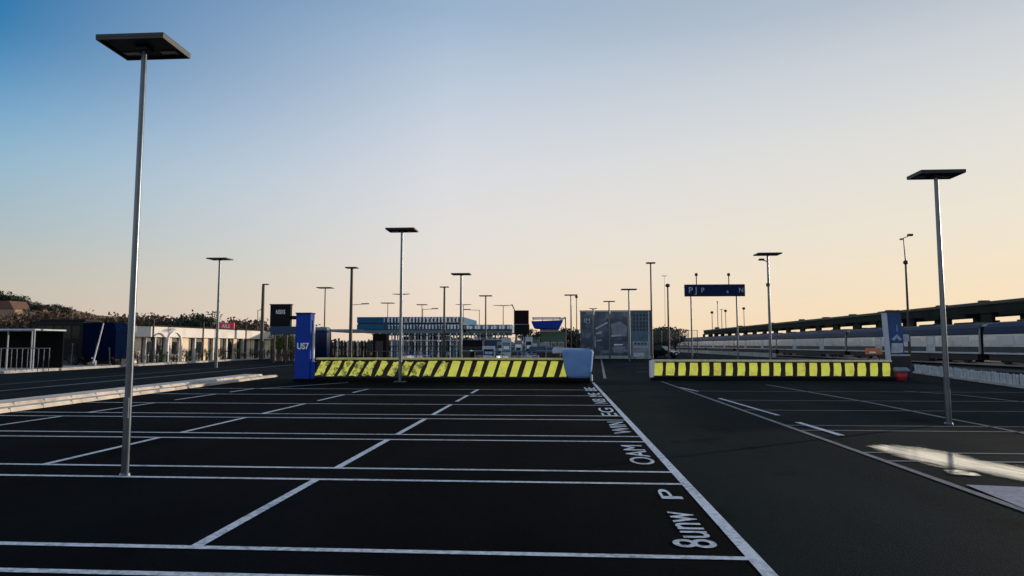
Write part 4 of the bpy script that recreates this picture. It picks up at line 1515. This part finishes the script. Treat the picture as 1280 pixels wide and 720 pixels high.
# ------------------------------------------------------------------ parked vehicles
def make_car(label, paintm, van=False):
    t = thing('parked_van' if van else 'parked_car', label, 'van' if van else 'car')
    W, L_ = (.95, 4.9) if van else (.88, 4.2)
    if van:
        prof = [(-L_ / 2, .35), (L_ / 2, .35), (L_ / 2, .95), (L_ / 2 - .7, 1.25), (L_ / 2 - 1.5, 2.1), (-L_ / 2 + .1, 2.15), (-L_ / 2, 1.9)]
        roof = None
    else:
        prof = [(-L_ / 2, .38), (-L_ / 2 + .1, .28), (L_ / 2 - .1, .28), (L_ / 2, .42), (L_ / 2 - .05, .72), (L_ / 2 - .9, .93), (-L_ / 2 + .1, .96), (-L_ / 2, .8)]
    # front points towards local -y, so the profile's a runs along -y
    b_ = MB().prism([(-a, z) for a, z in prof], -W, W, 'x', .07)
    b_.build('body', paintm, t)
    def quadpane(name, pts, m_, par):
        q = MB()
        q.face(pts)
        return q.build(name, m_, par)
    if not van:
        g0, g1, h0, h1 = -L_ / 2 + .95, L_ / 2 - .35, .9, 1.46   # cabin from windscreen foot to tail in y
        rings = [[(-W + .05, g0, h0), (W - .05, g0, h0), (W - .05, g1, h0), (-W + .05, g1, h0)],
                 [(-W + .22, g0 + .75, h1), (W - .22, g0 + .75, h1), (W - .22, g1 - .5, h1), (-W + .22, g1 - .5, h1)]]
        MB().loft(rings, smooth=False).build('cabin', paintm, t)
        e = .006
        quadpane('windscreen', [(-W + .14, g0 + .1 - e, h0 + .1), (W - .14, g0 + .1 - e, h0 + .1), (W - .25, g0 + .68 - e, h1 - .05), (-W + .25, g0 + .68 - e, h1 - .05)], M['glass'], t)
        quadpane('rear_window', [(-W + .14, g1 - .07 + e, h0 + .1), (W - .14, g1 - .07 + e, h0 + .1), (W - .25, g1 - .46 + e, h1 - .05), (-W + .25, g1 - .46 + e, h1 - .05)], M['glass'], t)
        for s in (-1, 1):
            xb_, xt_ = s * (W - .05 - .17 * .15 + e), s * (W - .05 - .17 * .9 + e)
            quadpane('side_window', [(xb_, g0 + .3, h0 + .085), (xb_, g1 - .25, h0 + .085), (xt_, g1 - .55, h1 - .05), (xt_, g0 + .85, h1 - .05)], M['glass'], t)
    else:
        MB().prism([(L_ / 2 * -1 + .72, 1.3), (-L_ / 2 + .74, 1.28), (-L_ / 2 + 1.42, 2.0), (-L_ / 2 + 1.4, 2.03)], -W + .12, W - .12, 'x').build('windscreen', M['glass'], t)
        for s in (-1, 1):
            MB().box(s * (W + .002), s * (W + .012), -L_ / 2 + 1.5, -L_ / 2 + 2.5, 1.2, 1.85).build('side_window', M['glass'], t)
    zl_ = .62 if not van else .8
    for s in (-1, 1):
        MB().box(s * (W - .36), s * (W - .08), -L_ / 2 - .015, -L_ / 2 + .05, zl_, zl_ + .13, .02).build('headlight', M['letter'], t)
        MB().box(s * (W - .3), s * (W - .06), L_ / 2 - .06, L_ / 2 + .012, zl_ + .05, zl_ + .2, .02).build('tail_light', M['redlens'], t)
        MB().box(s * (W + .0), s * (W + .16), -L_ / 2 + 1.3, -L_ / 2 + 1.42, 1.0, 1.13, .02).build('mirror', paintm, t)
        for yy_ in (-L_ / 2 + .8, L_ / 2 - .8):
            wh = MB().tube((s * (W - .16), yy_, .32), (s * (W + .012), yy_, .32), .32, n=20).build('wheel', M['tyre'], t)
            MB().tube((s * (W + .004), yy_, .32), (s * (W + .02), yy_, .32), .2, n=14).build('rim', M['rim'], wh)
    MB().box(-.26, .26, -L_ / 2 - .02, -L_ / 2 + .03, .44, .55).build('number_plate', M['letter'], t)
    MB().box(-.5, .5, -L_ / 2 - .012, -L_ / 2 + .02, .58, .7, .01).build('grille', M['black'], t)
    return t


cars = [('grey parked van with a dark windscreen right of the slatted enclosure', 'car_van', 618, 66, True, 0),
        ('pale grey parked car under the left edge of the dark billboard', 'car_silver', 639, 62, False, 0),
        ('navy parked car under the dark billboard', 'car_navy', 656, 64, False, .15),
        ('black parked car left of the green-walled shelter', 'car_black', 672, 57, False, 0),
        ('grey parked car just left of the blue-grey tub lid', 'car_grey', 693, 55, False, .1),
        ('dark car parked among the shrubs right of the notice board', 'car_black', 826, 85, False, .9)]
CP = {'car_van': (.09, .1, .105), 'car_white': (.7, .7, .68), 'car_silver': (.3, .33, .35), 'car_navy': (.02, .035, .08), 'car_black': (.012, .013, .015), 'car_grey': (.16, .18, .19)}
for k, v in CP.items():
    M[k] = mat(k, v, .3, metal=.15, var=.06, scale=2)
for lab, pm, px, Y, van, rz_ in cars:
    c_ = make_car(lab, M[pm], van)
    c_.location = (P(px, 431, Y).x, Y, 0)
    c_.rotation_euler.z = rz_
    c_['group'] = 'vehicles parked behind the barrier'

# trolleys / clutter: bollards between cars and barrier
# shopping trolleys in a rail-side bay
def make_trolley():
    t = thing('shopping_trolley', 'wire shopping trolley', 'trolley')
    bk_ = MB()
    x0, x1, y0, y1, zb0, zt0_ = -.25, .25, -.4, .4, .5, .95
    for i in range(9):
        f_ = i / 8
        bk_.tube((x0 + .04, y0 + .8 * f_, zb0 + .1 * f_), (x0, y0 + .8 * f_, zt0_), .006, n=4)
        bk_.tube((x1 - .04, y0 + .8 * f_, zb0 + .1 * f_), (x1, y0 + .8 * f_, zt0_), .006, n=4)
    for i in range(6):
        f_ = i / 5
        bk_.tube((x0 + .5 * f_, y0, zb0), (x0 + .5 * f_, y0, zt0_), .006, n=4)
        bk_.tube((x0 + .5 * f_, y1, zb0 + .1), (x0 + .5 * f_, y1, zt0_), .006, n=4)
        bk_.tube((x0 + .5 * f_, y0, zb0), (x0 + .5 * f_, y1, zb0 + .1), .006, n=4)
    for z in (.65, .8, .95):
        for p, q_ in (((x0, y0, z), (x1, y0, z)), ((x1, y0, z), (x1, y1, z)), ((x1, y1, z), (x0, y1, z)), ((x0, y1, z), (x0, y0, z))):
            bk_.tube(p, q_, .009, n=4)
    bk_.build('basket', M['rim'], t)
    ch = MB()
    for s in (-1, 1):
        ch.tube((s * .2, -.35, .14), (s * .22, .38, .14), .015, n=6).tube((s * .22, .38, .14), (s * .24, .3, .52), .015, n=6)
    ch.build('chassis', M['rim'], t)
    MB().tube((-.27, .52, 1.02), (.27, .52, 1.02), .02, n=8).build('handle', M['blue'], t)
    for s in (-1, 1):
        for y in (-.32, .36):
            MB().tube((s * .2 - .015, y, .06), (s * .2 + .015, y, .06), .06, n=10).build('wheel', M['tyre'], t)
    return t


tr = None
tps = [(506, 41), (513, 42), (520, 40.5), (530, 42), (603, 41), (609, 42.5), (628, 41), (648, 40.5), (663, 42), (668, 41)]
for i, (px, Y) in enumerate(tps):
    lab = 'wire shopping trolley behind the left barrier, %s of ten' % place(i, len(tps))
    o = make_trolley() if i == 0 else dup(tr, (0, 0, 0))
    if i == 0: tr = o
    o.location = (P(px, 431, Y).x, Y, 0)
    o.rotation_euler.z = random.Random(i).uniform(-.6, .6)
    o['label'] = lab
    o['group'] = 'shopping trolleys behind the barrier'

# poster stands, wheelie bins and a guard rail on the forecourt
ps = [(611, 58, 1.5, 1.1, 'tubrim', 'pale'), (626, 63, 1.9, .7, 'mural_grey', 'grey'), (633, 58, 2.2, .8, 'mural_pale', 'pale'), (648, 60, 2.0, .7, 'greyblue', 'blue-grey'), (661, 59, 2.3, .6, 'mural_pale', 'pale'),
      (669, 62, 2.1, .5, 'green', 'green'), (681, 58, 1.8, .8, 'mural_grey', 'grey')]
for i, (px, Y, h_, w_, mm, cn) in enumerate(ps):
    t = thing('poster_stand', '%s upright poster stand behind the left barrier, %s of seven' % (cn, place(i, 7)), 'poster stand', (P(px, 431, Y).x, Y, 0), group='poster stands on the forecourt')
    MB().box(-w_ / 2, w_ / 2, -.05, .05, .5, h_, .02).build('panel', M[mm], t)
    MB().box(-w_ * .38, w_ * .38, -.062, -.051, h_ * .45, h_ * .82).build('poster', M[['maroon', 'dark', 'greyblue', 'letter', 'navy', 'mural_pale', 'dark'][i]], t)
    MB().box(-w_ * .3, w_ * .3, -.068, -.0625, h_ * .55, h_ * .68).build('picture', M[['mural_pale', 'letter', 'letter', 'dark', 'letter', 'dark', 'mural_pale'][i]], t)
    for s_ in (-1, 1):
        MB().tube((s_ * w_ * .4, 0, 0), (s_ * w_ * .4, 0, .52), .03, n=8).build('leg', M['pole_dark'], t)
bn = None
bps = [(586, 52), (591, 52.4), (598, 52), (645, 50), (676, 51), (687, 50), (692, 50.5), (700, 49)]
for i, (px, Y) in enumerate(bps):
    lab = 'dark wheelie bin showing above the left barrier, %s of eight' % place(i, 8)
    if bn is None:
        bn = thing('wheelie_bin', lab, 'bin', group='wheelie bins on the forecourt')
        MB().loft([[(-.24, -.26, .08), (.24, -.26, .08), (.24, .26, .08), (-.24, .26, .08)], [(-.32, -.36, 1.05), (.32, -.36, 1.05), (.32, .36, 1.05), (-.32, .36, 1.05)]], smooth=False).build('tub', M['pole_dark'], bn)
        MB().prism([(-.4, 1.055), (.4, 1.055), (.38, 1.12), (-.3, 1.2), (-.4, 1.14)], -.34, .34, 'x', .02).build('lid', M['greyblue'], bn)
        for s_ in (-1, 1):
            MB().tube((s_ * .2, .28, .1), (s_ * .26, .28, .1), .1, n=12).build('wheel', M['tyre'], bn)
        o = bn
    else:
        o = dup(bn, (0, 0, 0), 0, lab)
    o.location = (P(px, 431, Y).x, Y, 0)
    o.rotation_euler.z = (i * 1.7) % .9 - .4
Ye = 74
x0_, x1_ = P(586, 431, Ye).x, P(704, 431, Ye).x
t = thing('yard_fence', 'tall pale mesh fence behind the parked vehicles and poster stands', 'fence', (x0_, Ye, 0))
Le = x1_ - x0_
for i in range(13):
    MB().tube((Le * i / 12, 0, 0), (Le * i / 12, 0, 2.5), .05, n=8).build('post', M['mural_pale' if i % 2 else 'pole_dark'], t)
fm = MB()
for i in range(70):
    fm.tube((Le * i / 69, 0, .1), (Le * i / 69, 0, 2.35), .014, n=4)
for z in (.12, .9, 1.65, 2.35):
    fm.tube((0, 0, z), (Le, 0, z), .022, n=5)
fm.build('mesh_panel', M['mural_pale'], t)
rr_ = random.Random(31)
for i in range(16):
    fx = Le * (i + rr_.uniform(.1, .7)) / 16
    zb__ = rr_.uniform(.2, 1.3)
    MB().box(fx, fx + rr_.uniform(.25, .7), -.05, -.03, zb__, zb__ + rr_.uniform(.3, .8)).build('notice', M[('fin_white', 'mural_grey', 'greyblue', 'maroon', 'mural_pale', 'green')[i % 6]], t)
t = thing('guard_rail', 'thin grey guard rail running behind the left barrier', 'railing', (P(500, 431, 47).x, 47, 0))
Lg = P(700, 431, 47).x - P(420, 431, 47).x
x_ = P(420, 431, 47).x - P(500, 431, 47).x
for i in range(17):
    MB().tube((x_ + Lg * i / 16, 0, 0), (x_ + Lg * i / 16, 0, 1.15), .025, n=8).build('post', M['pole'], t)
for z in (.7, 1.15):
    MB().tube((x_, 0, z), (x_ + Lg, 0, z), .022, n=8).build('rail', M['pole'], t)

# navy box trailer, dark bus, raised barrier arm, trolley shelter on the left
Yv = G(120, 459).y
x0, x1 = P(99, 431, Yv).x, P(142, 431, Yv).x
cx, hw = (x0 + x1) / 2, (x1 - x0) / 2
zt = P(120, 403, Yv).z
t = thing('box_trailer', 'tall navy box trailer with rounded top corners at the left kerb', 'trailer', (cx, Yv + .2, .13))
MB().loft([[(x_, y_, z_) for x_, z_ in [(-hw, .45), (hw, .45), (hw * 1.0, zt - .75), (hw * .94, zt - .3), (hw * .8, zt - .13), (-hw * .8, zt - .13), (-hw * .94, zt - .3), (-hw, zt - .75)]] for y_ in (0, 1.5)], smooth=False).build('body', M['navyvan'], t)
for s in (-1, 1):
    dr = MB().box(s * .03, s * hw * .92, -.03, -.003, .6, zt - .45, .01).build('door', M['navyvan'], t)
    MB().tube((s * .12, -.06, 1.0), (s * .12, -.06, 1.7), .02, n=6).build('handle', M['pole_dark'], dr)
    MB().box(s * (hw - .22), s * (hw - .06), -.03, -.003, .46, .585).build('tail_light', M['redlens'], t)
    for y_ in (.45, 1.0):
        MB().tube((s * hw * .7, y_, .36), (s * hw * .98, y_, .36), .36, n=18).build('wheel', M['tyre'], t)
MB().box(-hw * .98, hw * .98, -.14, -.031, .3, .45, .02).build('bumper', M['black'], t)
MB().tube((-.35, -.08, .52), (-.35, -.02, .52), .07, n=10).build('spare_lamp', M['letter'], t)

Yb_ = Yv + .1
x0, x1 = P(45, 431, Yb_).x, P(100, 431, Yb_).x
t = thing('parked_bus', 'dark bus with unlit grey windows behind the navy box trailer', 'bus', ((x0 + x1) / 2, Yb_, .13))
hw = (x1 - x0) / 2 + .2
zt = P(70, 402, Yb_).z
MB().box(-hw, hw, 0, 2.4, .35, zt - .13, .12).build('body', M['busdark'], t)
for i in range(5):
    a = -hw + .25 + i * (2 * hw - .4) / 5
    MB().box(a, a + (2 * hw - .4) / 5 - .12, -.012, -.002, zt - 1.35, zt - .45).build('window', M['busglass'], t)
for xx in (-hw + .6, hw - .7):
    wh = MB().tube((xx, -.03, .42), (xx, .25, .42), .42, n=18).build('wheel', M['tyre'], t)
    MB().tube((xx, -.045, .42), (xx, -.031, .42), .2, n=14).build('rim', M['pole_dark'], wh)
MB().box(-hw + .1, hw - .1, .3, 2.1, zt - .129, zt + .05, .05).build('roof_unit', M['busdark'], t)

fp = G(117.5, 459.5)
t = thing('raised_arm_barrier', 'leaning white barrier arm raised in front of the navy box trailer', 'arm barrier', fp)
tp = P(131, 404, fp.y) - fp
MB().box(-.12, .12, -.1, .1, 0, .5, .03).build('housing', M['mural_grey'], t)
MB().tube((0, -.12, .3), (tp.x, -.12, tp.z), .055, .035, 10).build('arm', M['white'], t)

Yt = G(20, 464).y
x0, x1 = P(-60, 431, Yt).x, P(43, 431, Yt).x
t = thing('trolley_shelter', 'pale framed open shelter at the far left edge', 'shelter', (x1, Yt, .13))
Ls = x1 - x0
zt = P(43, 411, Yt).z - .13
MB().box(-Ls, .05, -.1, 2.6, zt - .1, zt, .02).build('roof', M['mural_pale'], t)
for xx in (-.0, -.16, -(x1 - P(10, 431, Yt).x), -Ls):
    MB().box(xx - .03, xx + .02, -.05, .02, 0, zt - .1).build('post', M['mural_grey'], t)
MB().box(-Ls, 0, 2.4, 2.5, 0, zt - .12).build('back_wall', M['black'], t)
Yt2 = G(20, 467).y - .2
x0, x1 = P(-40, 431, Yt2).x, P(49, 431, Yt2).x
t = thing('railing', 'thin upright metal railing in front of the pale framed shelter', 'railing', (x1, Yt2 + .8, .1))
rg = MB()
Lr_ = x1 - x0
zt = P(20, 436, Yt2).z - .1
for i in range(14):
    MB().tube((-i * Lr_ / 13, 0, 0), (-i * Lr_ / 13, 0, zt), .018, n=8).build('upright', M['pole'], t)
MB().box(-Lr_, .02, -.025, .025, zt, zt + .05, .005).build('top_rail', M['pole'], t)
for i, px in enumerate((90, 137)):
    f_ = G(px - (1 if i == 0 else 0), 459)
    t = thing('sign_post', ['thin leaning grey post left of the navy box trailer', 'short thin grey post with a cap right of the navy box trailer'][i], 'post', (f_.x, f_.y, .12))
    top = P(px + (1.5 if i == 0 else 0), 432 if i == 0 else 437, f_.y) - f_
    MB().tube((0, 0, 0), (top.x, 0, top.z), .05, n=8).build('post', M['pole'], t)
    MB().box(top.x - .1, top.x + .06, -.03, .03, top.z - .05, top.z + .03, .01).build('cap', M['pole'], t)

# bollards along the left pavement
bo = None
nbo = 16
for i in range(nbo):
    px = 172 + i * 12.2
    f_ = G(px, 458.3 - (px - 150) * .052)
    lab = 'dark bollard on the pavement of the white building, %s of sixteen' % place(i, nbo)
    if bo is None:
        bo = thing('bollard', lab, 'bollard', group='bollards along the left pavement')
        MB().tube((0, 0, 0), (0, 0, .85), .07, .06, 10).ball((0, 0, .86), .07, 10, 6).build('post', M['pole_dark'], bo)
        MB().tube((0, 0, .62), (0, 0, .72), .072, n=10).build('band', M['letter_dim'], bo)
        o = bo
    else:
        o = dup(bo, (0, 0, 0), 0, lab)
    o.location = (f_.x, f_.y, .13)


# ------------------------------------------------------------------ trees, shrubs, hill
def tree_mesh(seed, h, w_, dens, leafs, trunkh=.35, leaf_m='leaf_dark', name='tree', bare=False):
    rn = random.Random(seed)
    t = thing(name, 'tree', 'tree' if name == 'tree' else 'shrub')
    tk = MB()
    tk.tube((0, 0, 0), (rn.uniform(-.1, .1), 0, h * trunkh), .035 * h, .02 * h, 8)
    tips = []
    for i in range(9):
        a = rn.uniform(0, 2 * PI)
        p0 = Vector((0, 0, h * trunkh * rn.uniform(.6, 1)))
        p1 = Vector((math.cos(a) * w_ * rn.uniform(.2, .42), math.sin(a) * w_ * rn.uniform(.2, .42), h * rn.uniform(.5, .97)))
        tk.tube(p0, p1, .014 * h, .004 * h, 5)
        tips.append(p1)
        for k in range(4):
            p2 = p1.lerp(p0, rn.uniform(0, .5))
            p3 = p2 + Vector((rn.uniform(-1, 1) * w_ * .2, rn.uniform(-1, 1) * w_ * .2, rn.uniform(.0, .16) * h))
            tk.tube(p2, p3, .005 * h, .0015 * h, 4)
            tips.append(p3)
    tk.build('trunk' if name == 'tree' else 'stem', M['bark'], t)
    cr = MB()
    for c_ in range(dens):
        p = rn.choice(tips) + Vector((rn.gauss(0, .05) * w_, rn.gauss(0, .05) * w_, rn.gauss(0, .04) * h))
        cs = rn.uniform(.04, .085) * w_
        for k in range(leafs):
            q = p + Vector((rn.gauss(0, cs), rn.gauss(0, cs), rn.gauss(0, cs * .7)))
            if q.z < h * .12: continue
            sz = rn.uniform(.016, .036) * w_
            ax = Euler((rn.uniform(0, 6), rn.uniform(0, 6), rn.uniform(0, 6))).to_matrix()
            cr.face([q + ax @ Vector(v) for v in ((-sz, -sz * .6, 0), (sz, -sz * .5, 0), (sz * .8, sz * .6, 0), (-sz * .7, sz * .7, 0))])
    cr.build('crown', M[leaf_m], t)
    return t


PH = {}


def protos(specs):
    r = [tree_mesh(*s) for s in specs]
    for o in r:
        PH[o.name] = max(v.co.z for v in o.children[1].data.vertices)
    return r


used = set()


def put(proto, loc, rz_, scale, label, group):
    if proto.name not in used:
        used.add(proto.name)
        proto.location = loc
        proto.rotation_euler.z = rz_
        proto.scale = scale
        proto['label'] = label
        proto['group'] = group
        return proto
    return dup(proto, loc, rz_, label, group, scale)


# hill at the far left: long mound
hm = MB()
nx, ny = 30, 14
gx0, gx1, gy0, gy1 = -240, -62, 108, 230


def hill_z(x, y):
    u_ = (x + 62) / -178
    v_ = (y - gy0) / (gy1 - gy0)
    # falls towards the right; rises towards the left
    return max(0, 12.5 * min(1, max(0, u_ * 2.4 - .12)) ** .8 * math.sin(min(1, max(0, v_)) * PI) ** .6 + math.sin(x * .21) * .5 * math.sin(v_ * PI) + math.sin(y * .17 + x * .08) * .5 * math.sin(v_ * PI))


vs = [[hm.bm.verts.new((gx0 + (gx1 - gx0) * i / nx, gy0 + (gy1 - gy0) * j / ny, hill_z(gx0 + (gx1 - gx0) * i / nx, gy0 + (gy1 - gy0) * j / ny) - .05)) for j in range(ny + 1)] for i in range(nx + 1)]
for i in range(nx):
    for j in range(ny):
        hm.bm.faces.new((vs[i][j], vs[i + 1][j], vs[i + 1][j + 1], vs[i][j + 1])).smooth = True
tag(hm.build('hill', M['hill']), kind='structure')

dk = protos([(1, 6, 5.5, 110, 18, .3, 'leaf_dark'), (2, 5.2, 6, 110, 18, .3, 'leaf_dark'), (3, 6.5, 5, 100, 18, .3, 'leaf_dark')])
br = protos([(4, 5, 6, 80, 14, .3, 'leaf_brown'), (5, 4.6, 5.5, 70, 14, .3, 'leaf_brown'), (6, 5.4, 6, 80, 14, .3, 'leaf_brown')])
og = protos([(7, 4.4, 5, 46, 12, .28, 'leaf_orange'), (8, 4, 5.4, 46, 12, .28, 'leaf_orange')])


def row(prots, spec, labfmt, group, base=0):
    spec = [(a, b_ - base, c_) for a, b_, c_ in spec]
    """spec: (px, row of the tree top, Y) sorted from left to right"""
    n_ = len(spec)
    rn = random.Random(len(spec) * 7 + 1)
    for i, (px, top, Y) in enumerate(spec):
        pr = prots[i % len(prots)]
        x = P(px, 431, Y).x
        z0 = max(0, hill_z(x, Y) if x < -62 and Y > gy0 else 0)
        hgt = P(px, top, Y).z - z0
        hgt = max(hgt, 2.2)
        k = hgt / PH[pr.name]
        put(pr, (x, Y, z0 - .1), rn.uniform(0, 6), (k * rn.uniform(1.1, 1.5), k * rn.uniform(1.1, 1.5), k), labfmt % place(i, n_), group)


row(dk, [(2, 366, 150), (14, 368, 150), (24, 372, 152), (34, 376, 150), (45, 379, 148), (54, 382, 146), (64, 381, 144), (72, 382, 142), (79, 383, 142)],
    'dark green tree along the crest of the left hill, %s of nine', 'dark trees along the hill crest')
row(og, [(4, 386, 112), (28, 390, 114), (60, 392, 116), (78, 390, 118), (98, 391, 122), (108, 392, 118), (120, 394, 120), (134, 396, 118), (146, 398, 118), (152, 399, 120)],
    'sunlit orange tree on the left slope, %s of ten', 'sunlit orange trees on the slope')
row(br, [(16, 392, 104), (40, 393, 106), (90, 397, 108), (112, 398, 110), (128, 396, 110), (144, 399, 112), (172, 399, 112), (182, 400, 112), (192, 398, 114), (202, 399, 112), (213, 403, 112), (222, 401, 112)],
    'brown tree behind bus and white roof, %s of twelve', 'brown trees behind the white building', 2)
row(dk, [(236, 397, 112), (246, 395, 112), (257, 396, 114)], 'dark rounded tree left of the slim road lamp, %s of three', 'dark trees by the road lamp', 2)
row(br, [(266, 404, 118), (298, 404, 120), (308, 405, 118), (316, 402, 122), (334, 408, 122), (372, 410, 130)],
    'brown skyline tree right of the red sign, %s of six', 'brown trees on the skyline', 2)
row(dk, [(668, 413, 90), (688, 414, 92), (700, 413, 96), (709, 413, 98), (716, 412, 100), (720, 414, 96)], 'dark tree between canopy shelter and hoarding, %s of six', 'dark trees by the shelter')
row(dk, [(820, 411, 108), (826, 409, 112), (834, 412, 112), (844, 413, 118)], 'dark tree behind the thin fence right of the hoarding, %s of four', 'dark trees right of the hoarding')

# house on the hill
Yh = 134
x = P(6, 431, Yh).x
t = thing('hillside_house', 'small house with an orange tiled roof among the trees on the left hill', 'house', (x, Yh, P(6, 396, Yh).z))
zw = P(6, 386, Yh).z - P(6, 396, Yh).z
zr_ = P(6, 376, Yh).z - P(6, 396, Yh).z
MB().box(-3, 1.4, 0, 4, -2, zw).build('wall', M['housewall'], t)
MB().prism([(-3.3, zw), (1.7, zw), (.6, zr_), (-2.2, zr_)], -.3, 4.3, 'y').build('roof', M['tile'], t)
for i in range(3):
    MB().box(-2.5 + i * 1.3, -1.8 + i * 1.3, -.02, -.002, zw * .35, zw * .8).build('window', M['glass'], t)

# shrubs along the left pavement, and hedge tufts under the pylon
ORD7 = {7: 'seven', 14: 'fourteen'}
sh = [tree_mesh(21, 1.2, 1.5, 40, 10, .2, 'leaf_green', 'shrub'), tree_mesh(22, 1.0, 1.6, 40, 10, .2, 'leaf_green', 'shrub')]
spec = [(153, .9), (160, .6), (168, 1.0), (176, .7), (199, .6), (206, .8), (219, .5), (232, .9), (240, .5), (252, .7), (262, .9), (275, .6), (283, 1.1), (300, .9), (308, .6), (318, 1.0), (328, .7), (338, 1.0), (347, .8), (355, 1.1), (362, .9)]
sh.append(tree_mesh(24, 1.1, 1.5, 50, 10, .2, 'leaf_brown', 'shrub'))
n_ol, n_br = sum(1 for i in range(21) if i % 3), sum(1 for i in range(21) if i % 3 == 0)
ko = kb = 0
for i, (px, k) in enumerate(spec):
    f_ = G(px, 457.9 - (px - 150) * .0495)
    if i % 3 == 0:
        lab, pr = 'brown shrub along the white building, %s of %s' % (place(kb, n_br), ORD7[n_br]), sh[2]
        kb += 1
    else:
        lab, pr = 'olive shrub along the white building, %s of %s' % (place(ko, n_ol), ORD7[n_ol]), sh[ko % 2]
        ko += 1
    put(pr, (f_.x - .25, f_.y, .12), i * 1.3, (k * .8, k * .8, k), lab, 'shrubs along the left pavement')
hedge = [tree_mesh(23, 1.3, 1.5, 46, 10, .2, 'leaf_green', 'shrub')]
for i, (px, top) in enumerate(((346, 417), (353, 416.5), (361, 417), (367, 417))):
    Y = 63
    x = P(px, 431, Y).x
    k = P(px, top, Y).z / 1.25
    put(hedge[0], (x, Y, 0), i * 2.1, (k * .7, k * .7, k), 'tall sunlit shrub under the black pylon sign, %s of four' % place(i, 4), 'shrubs under the pylon sign')

# wooden fence under the pylon
fa, fb_ = Vector((P(338, 431, 66).x, 66, 0)), Vector((P(371, 431, 66).x, 66, 0))
t = thing('timber_fence', 'brown timber fence between the white building and the blue pillar', 'fence', fa)
Lf = (fb_ - fa).length
zf = P(350, 422, 66).z
MB().box(0, Lf, .05, .1, .2, zf * .95).build('rails', M['bark'], t)
for i in range(12):
    xx = Lf * i / 12
    MB().box(xx, xx + Lf / 12 - .05, 0, .047, .05, zf * (.92 + .08 * random.random())).build('board', M[['bark', 'beige', 'leaf_brown'][(i * 5) % 3]], t)

# far wood closing the horizon
fw = MB()
rn = random.Random(77)
for i in range(5200):
    px = rn.uniform(-60, 1340)
    Y = rn.uniform(270, 330)
    x = P(px, 431, Y).x
    if 20 < x < 60 and Y < 200: continue
    hgt = 2.9 + .7 * math.sin(x * .09) + .5 * math.sin(x * .23 + 1) + rn.uniform(-.6, .8)
    z = rn.uniform(0, 1) ** .7 * hgt
    s = rn.uniform(.5, 1.1)
    ax = Euler((rn.uniform(0, 6), rn.uniform(0, 6), rn.uniform(0, 6))).to_matrix()
    q = Vector((x, Y, z))
    fw.face([q + ax @ Vector(v) for v in ((-s, -s * .6, 0), (s, -s * .5, 0), (s * .8, s * .6, 0), (-s * .7, s * .7, 0))])
tag(fw.build('distant_wood', M['leaf_brown']), 'distant strip of woodland along the horizon', 'wood', kind='stuff')
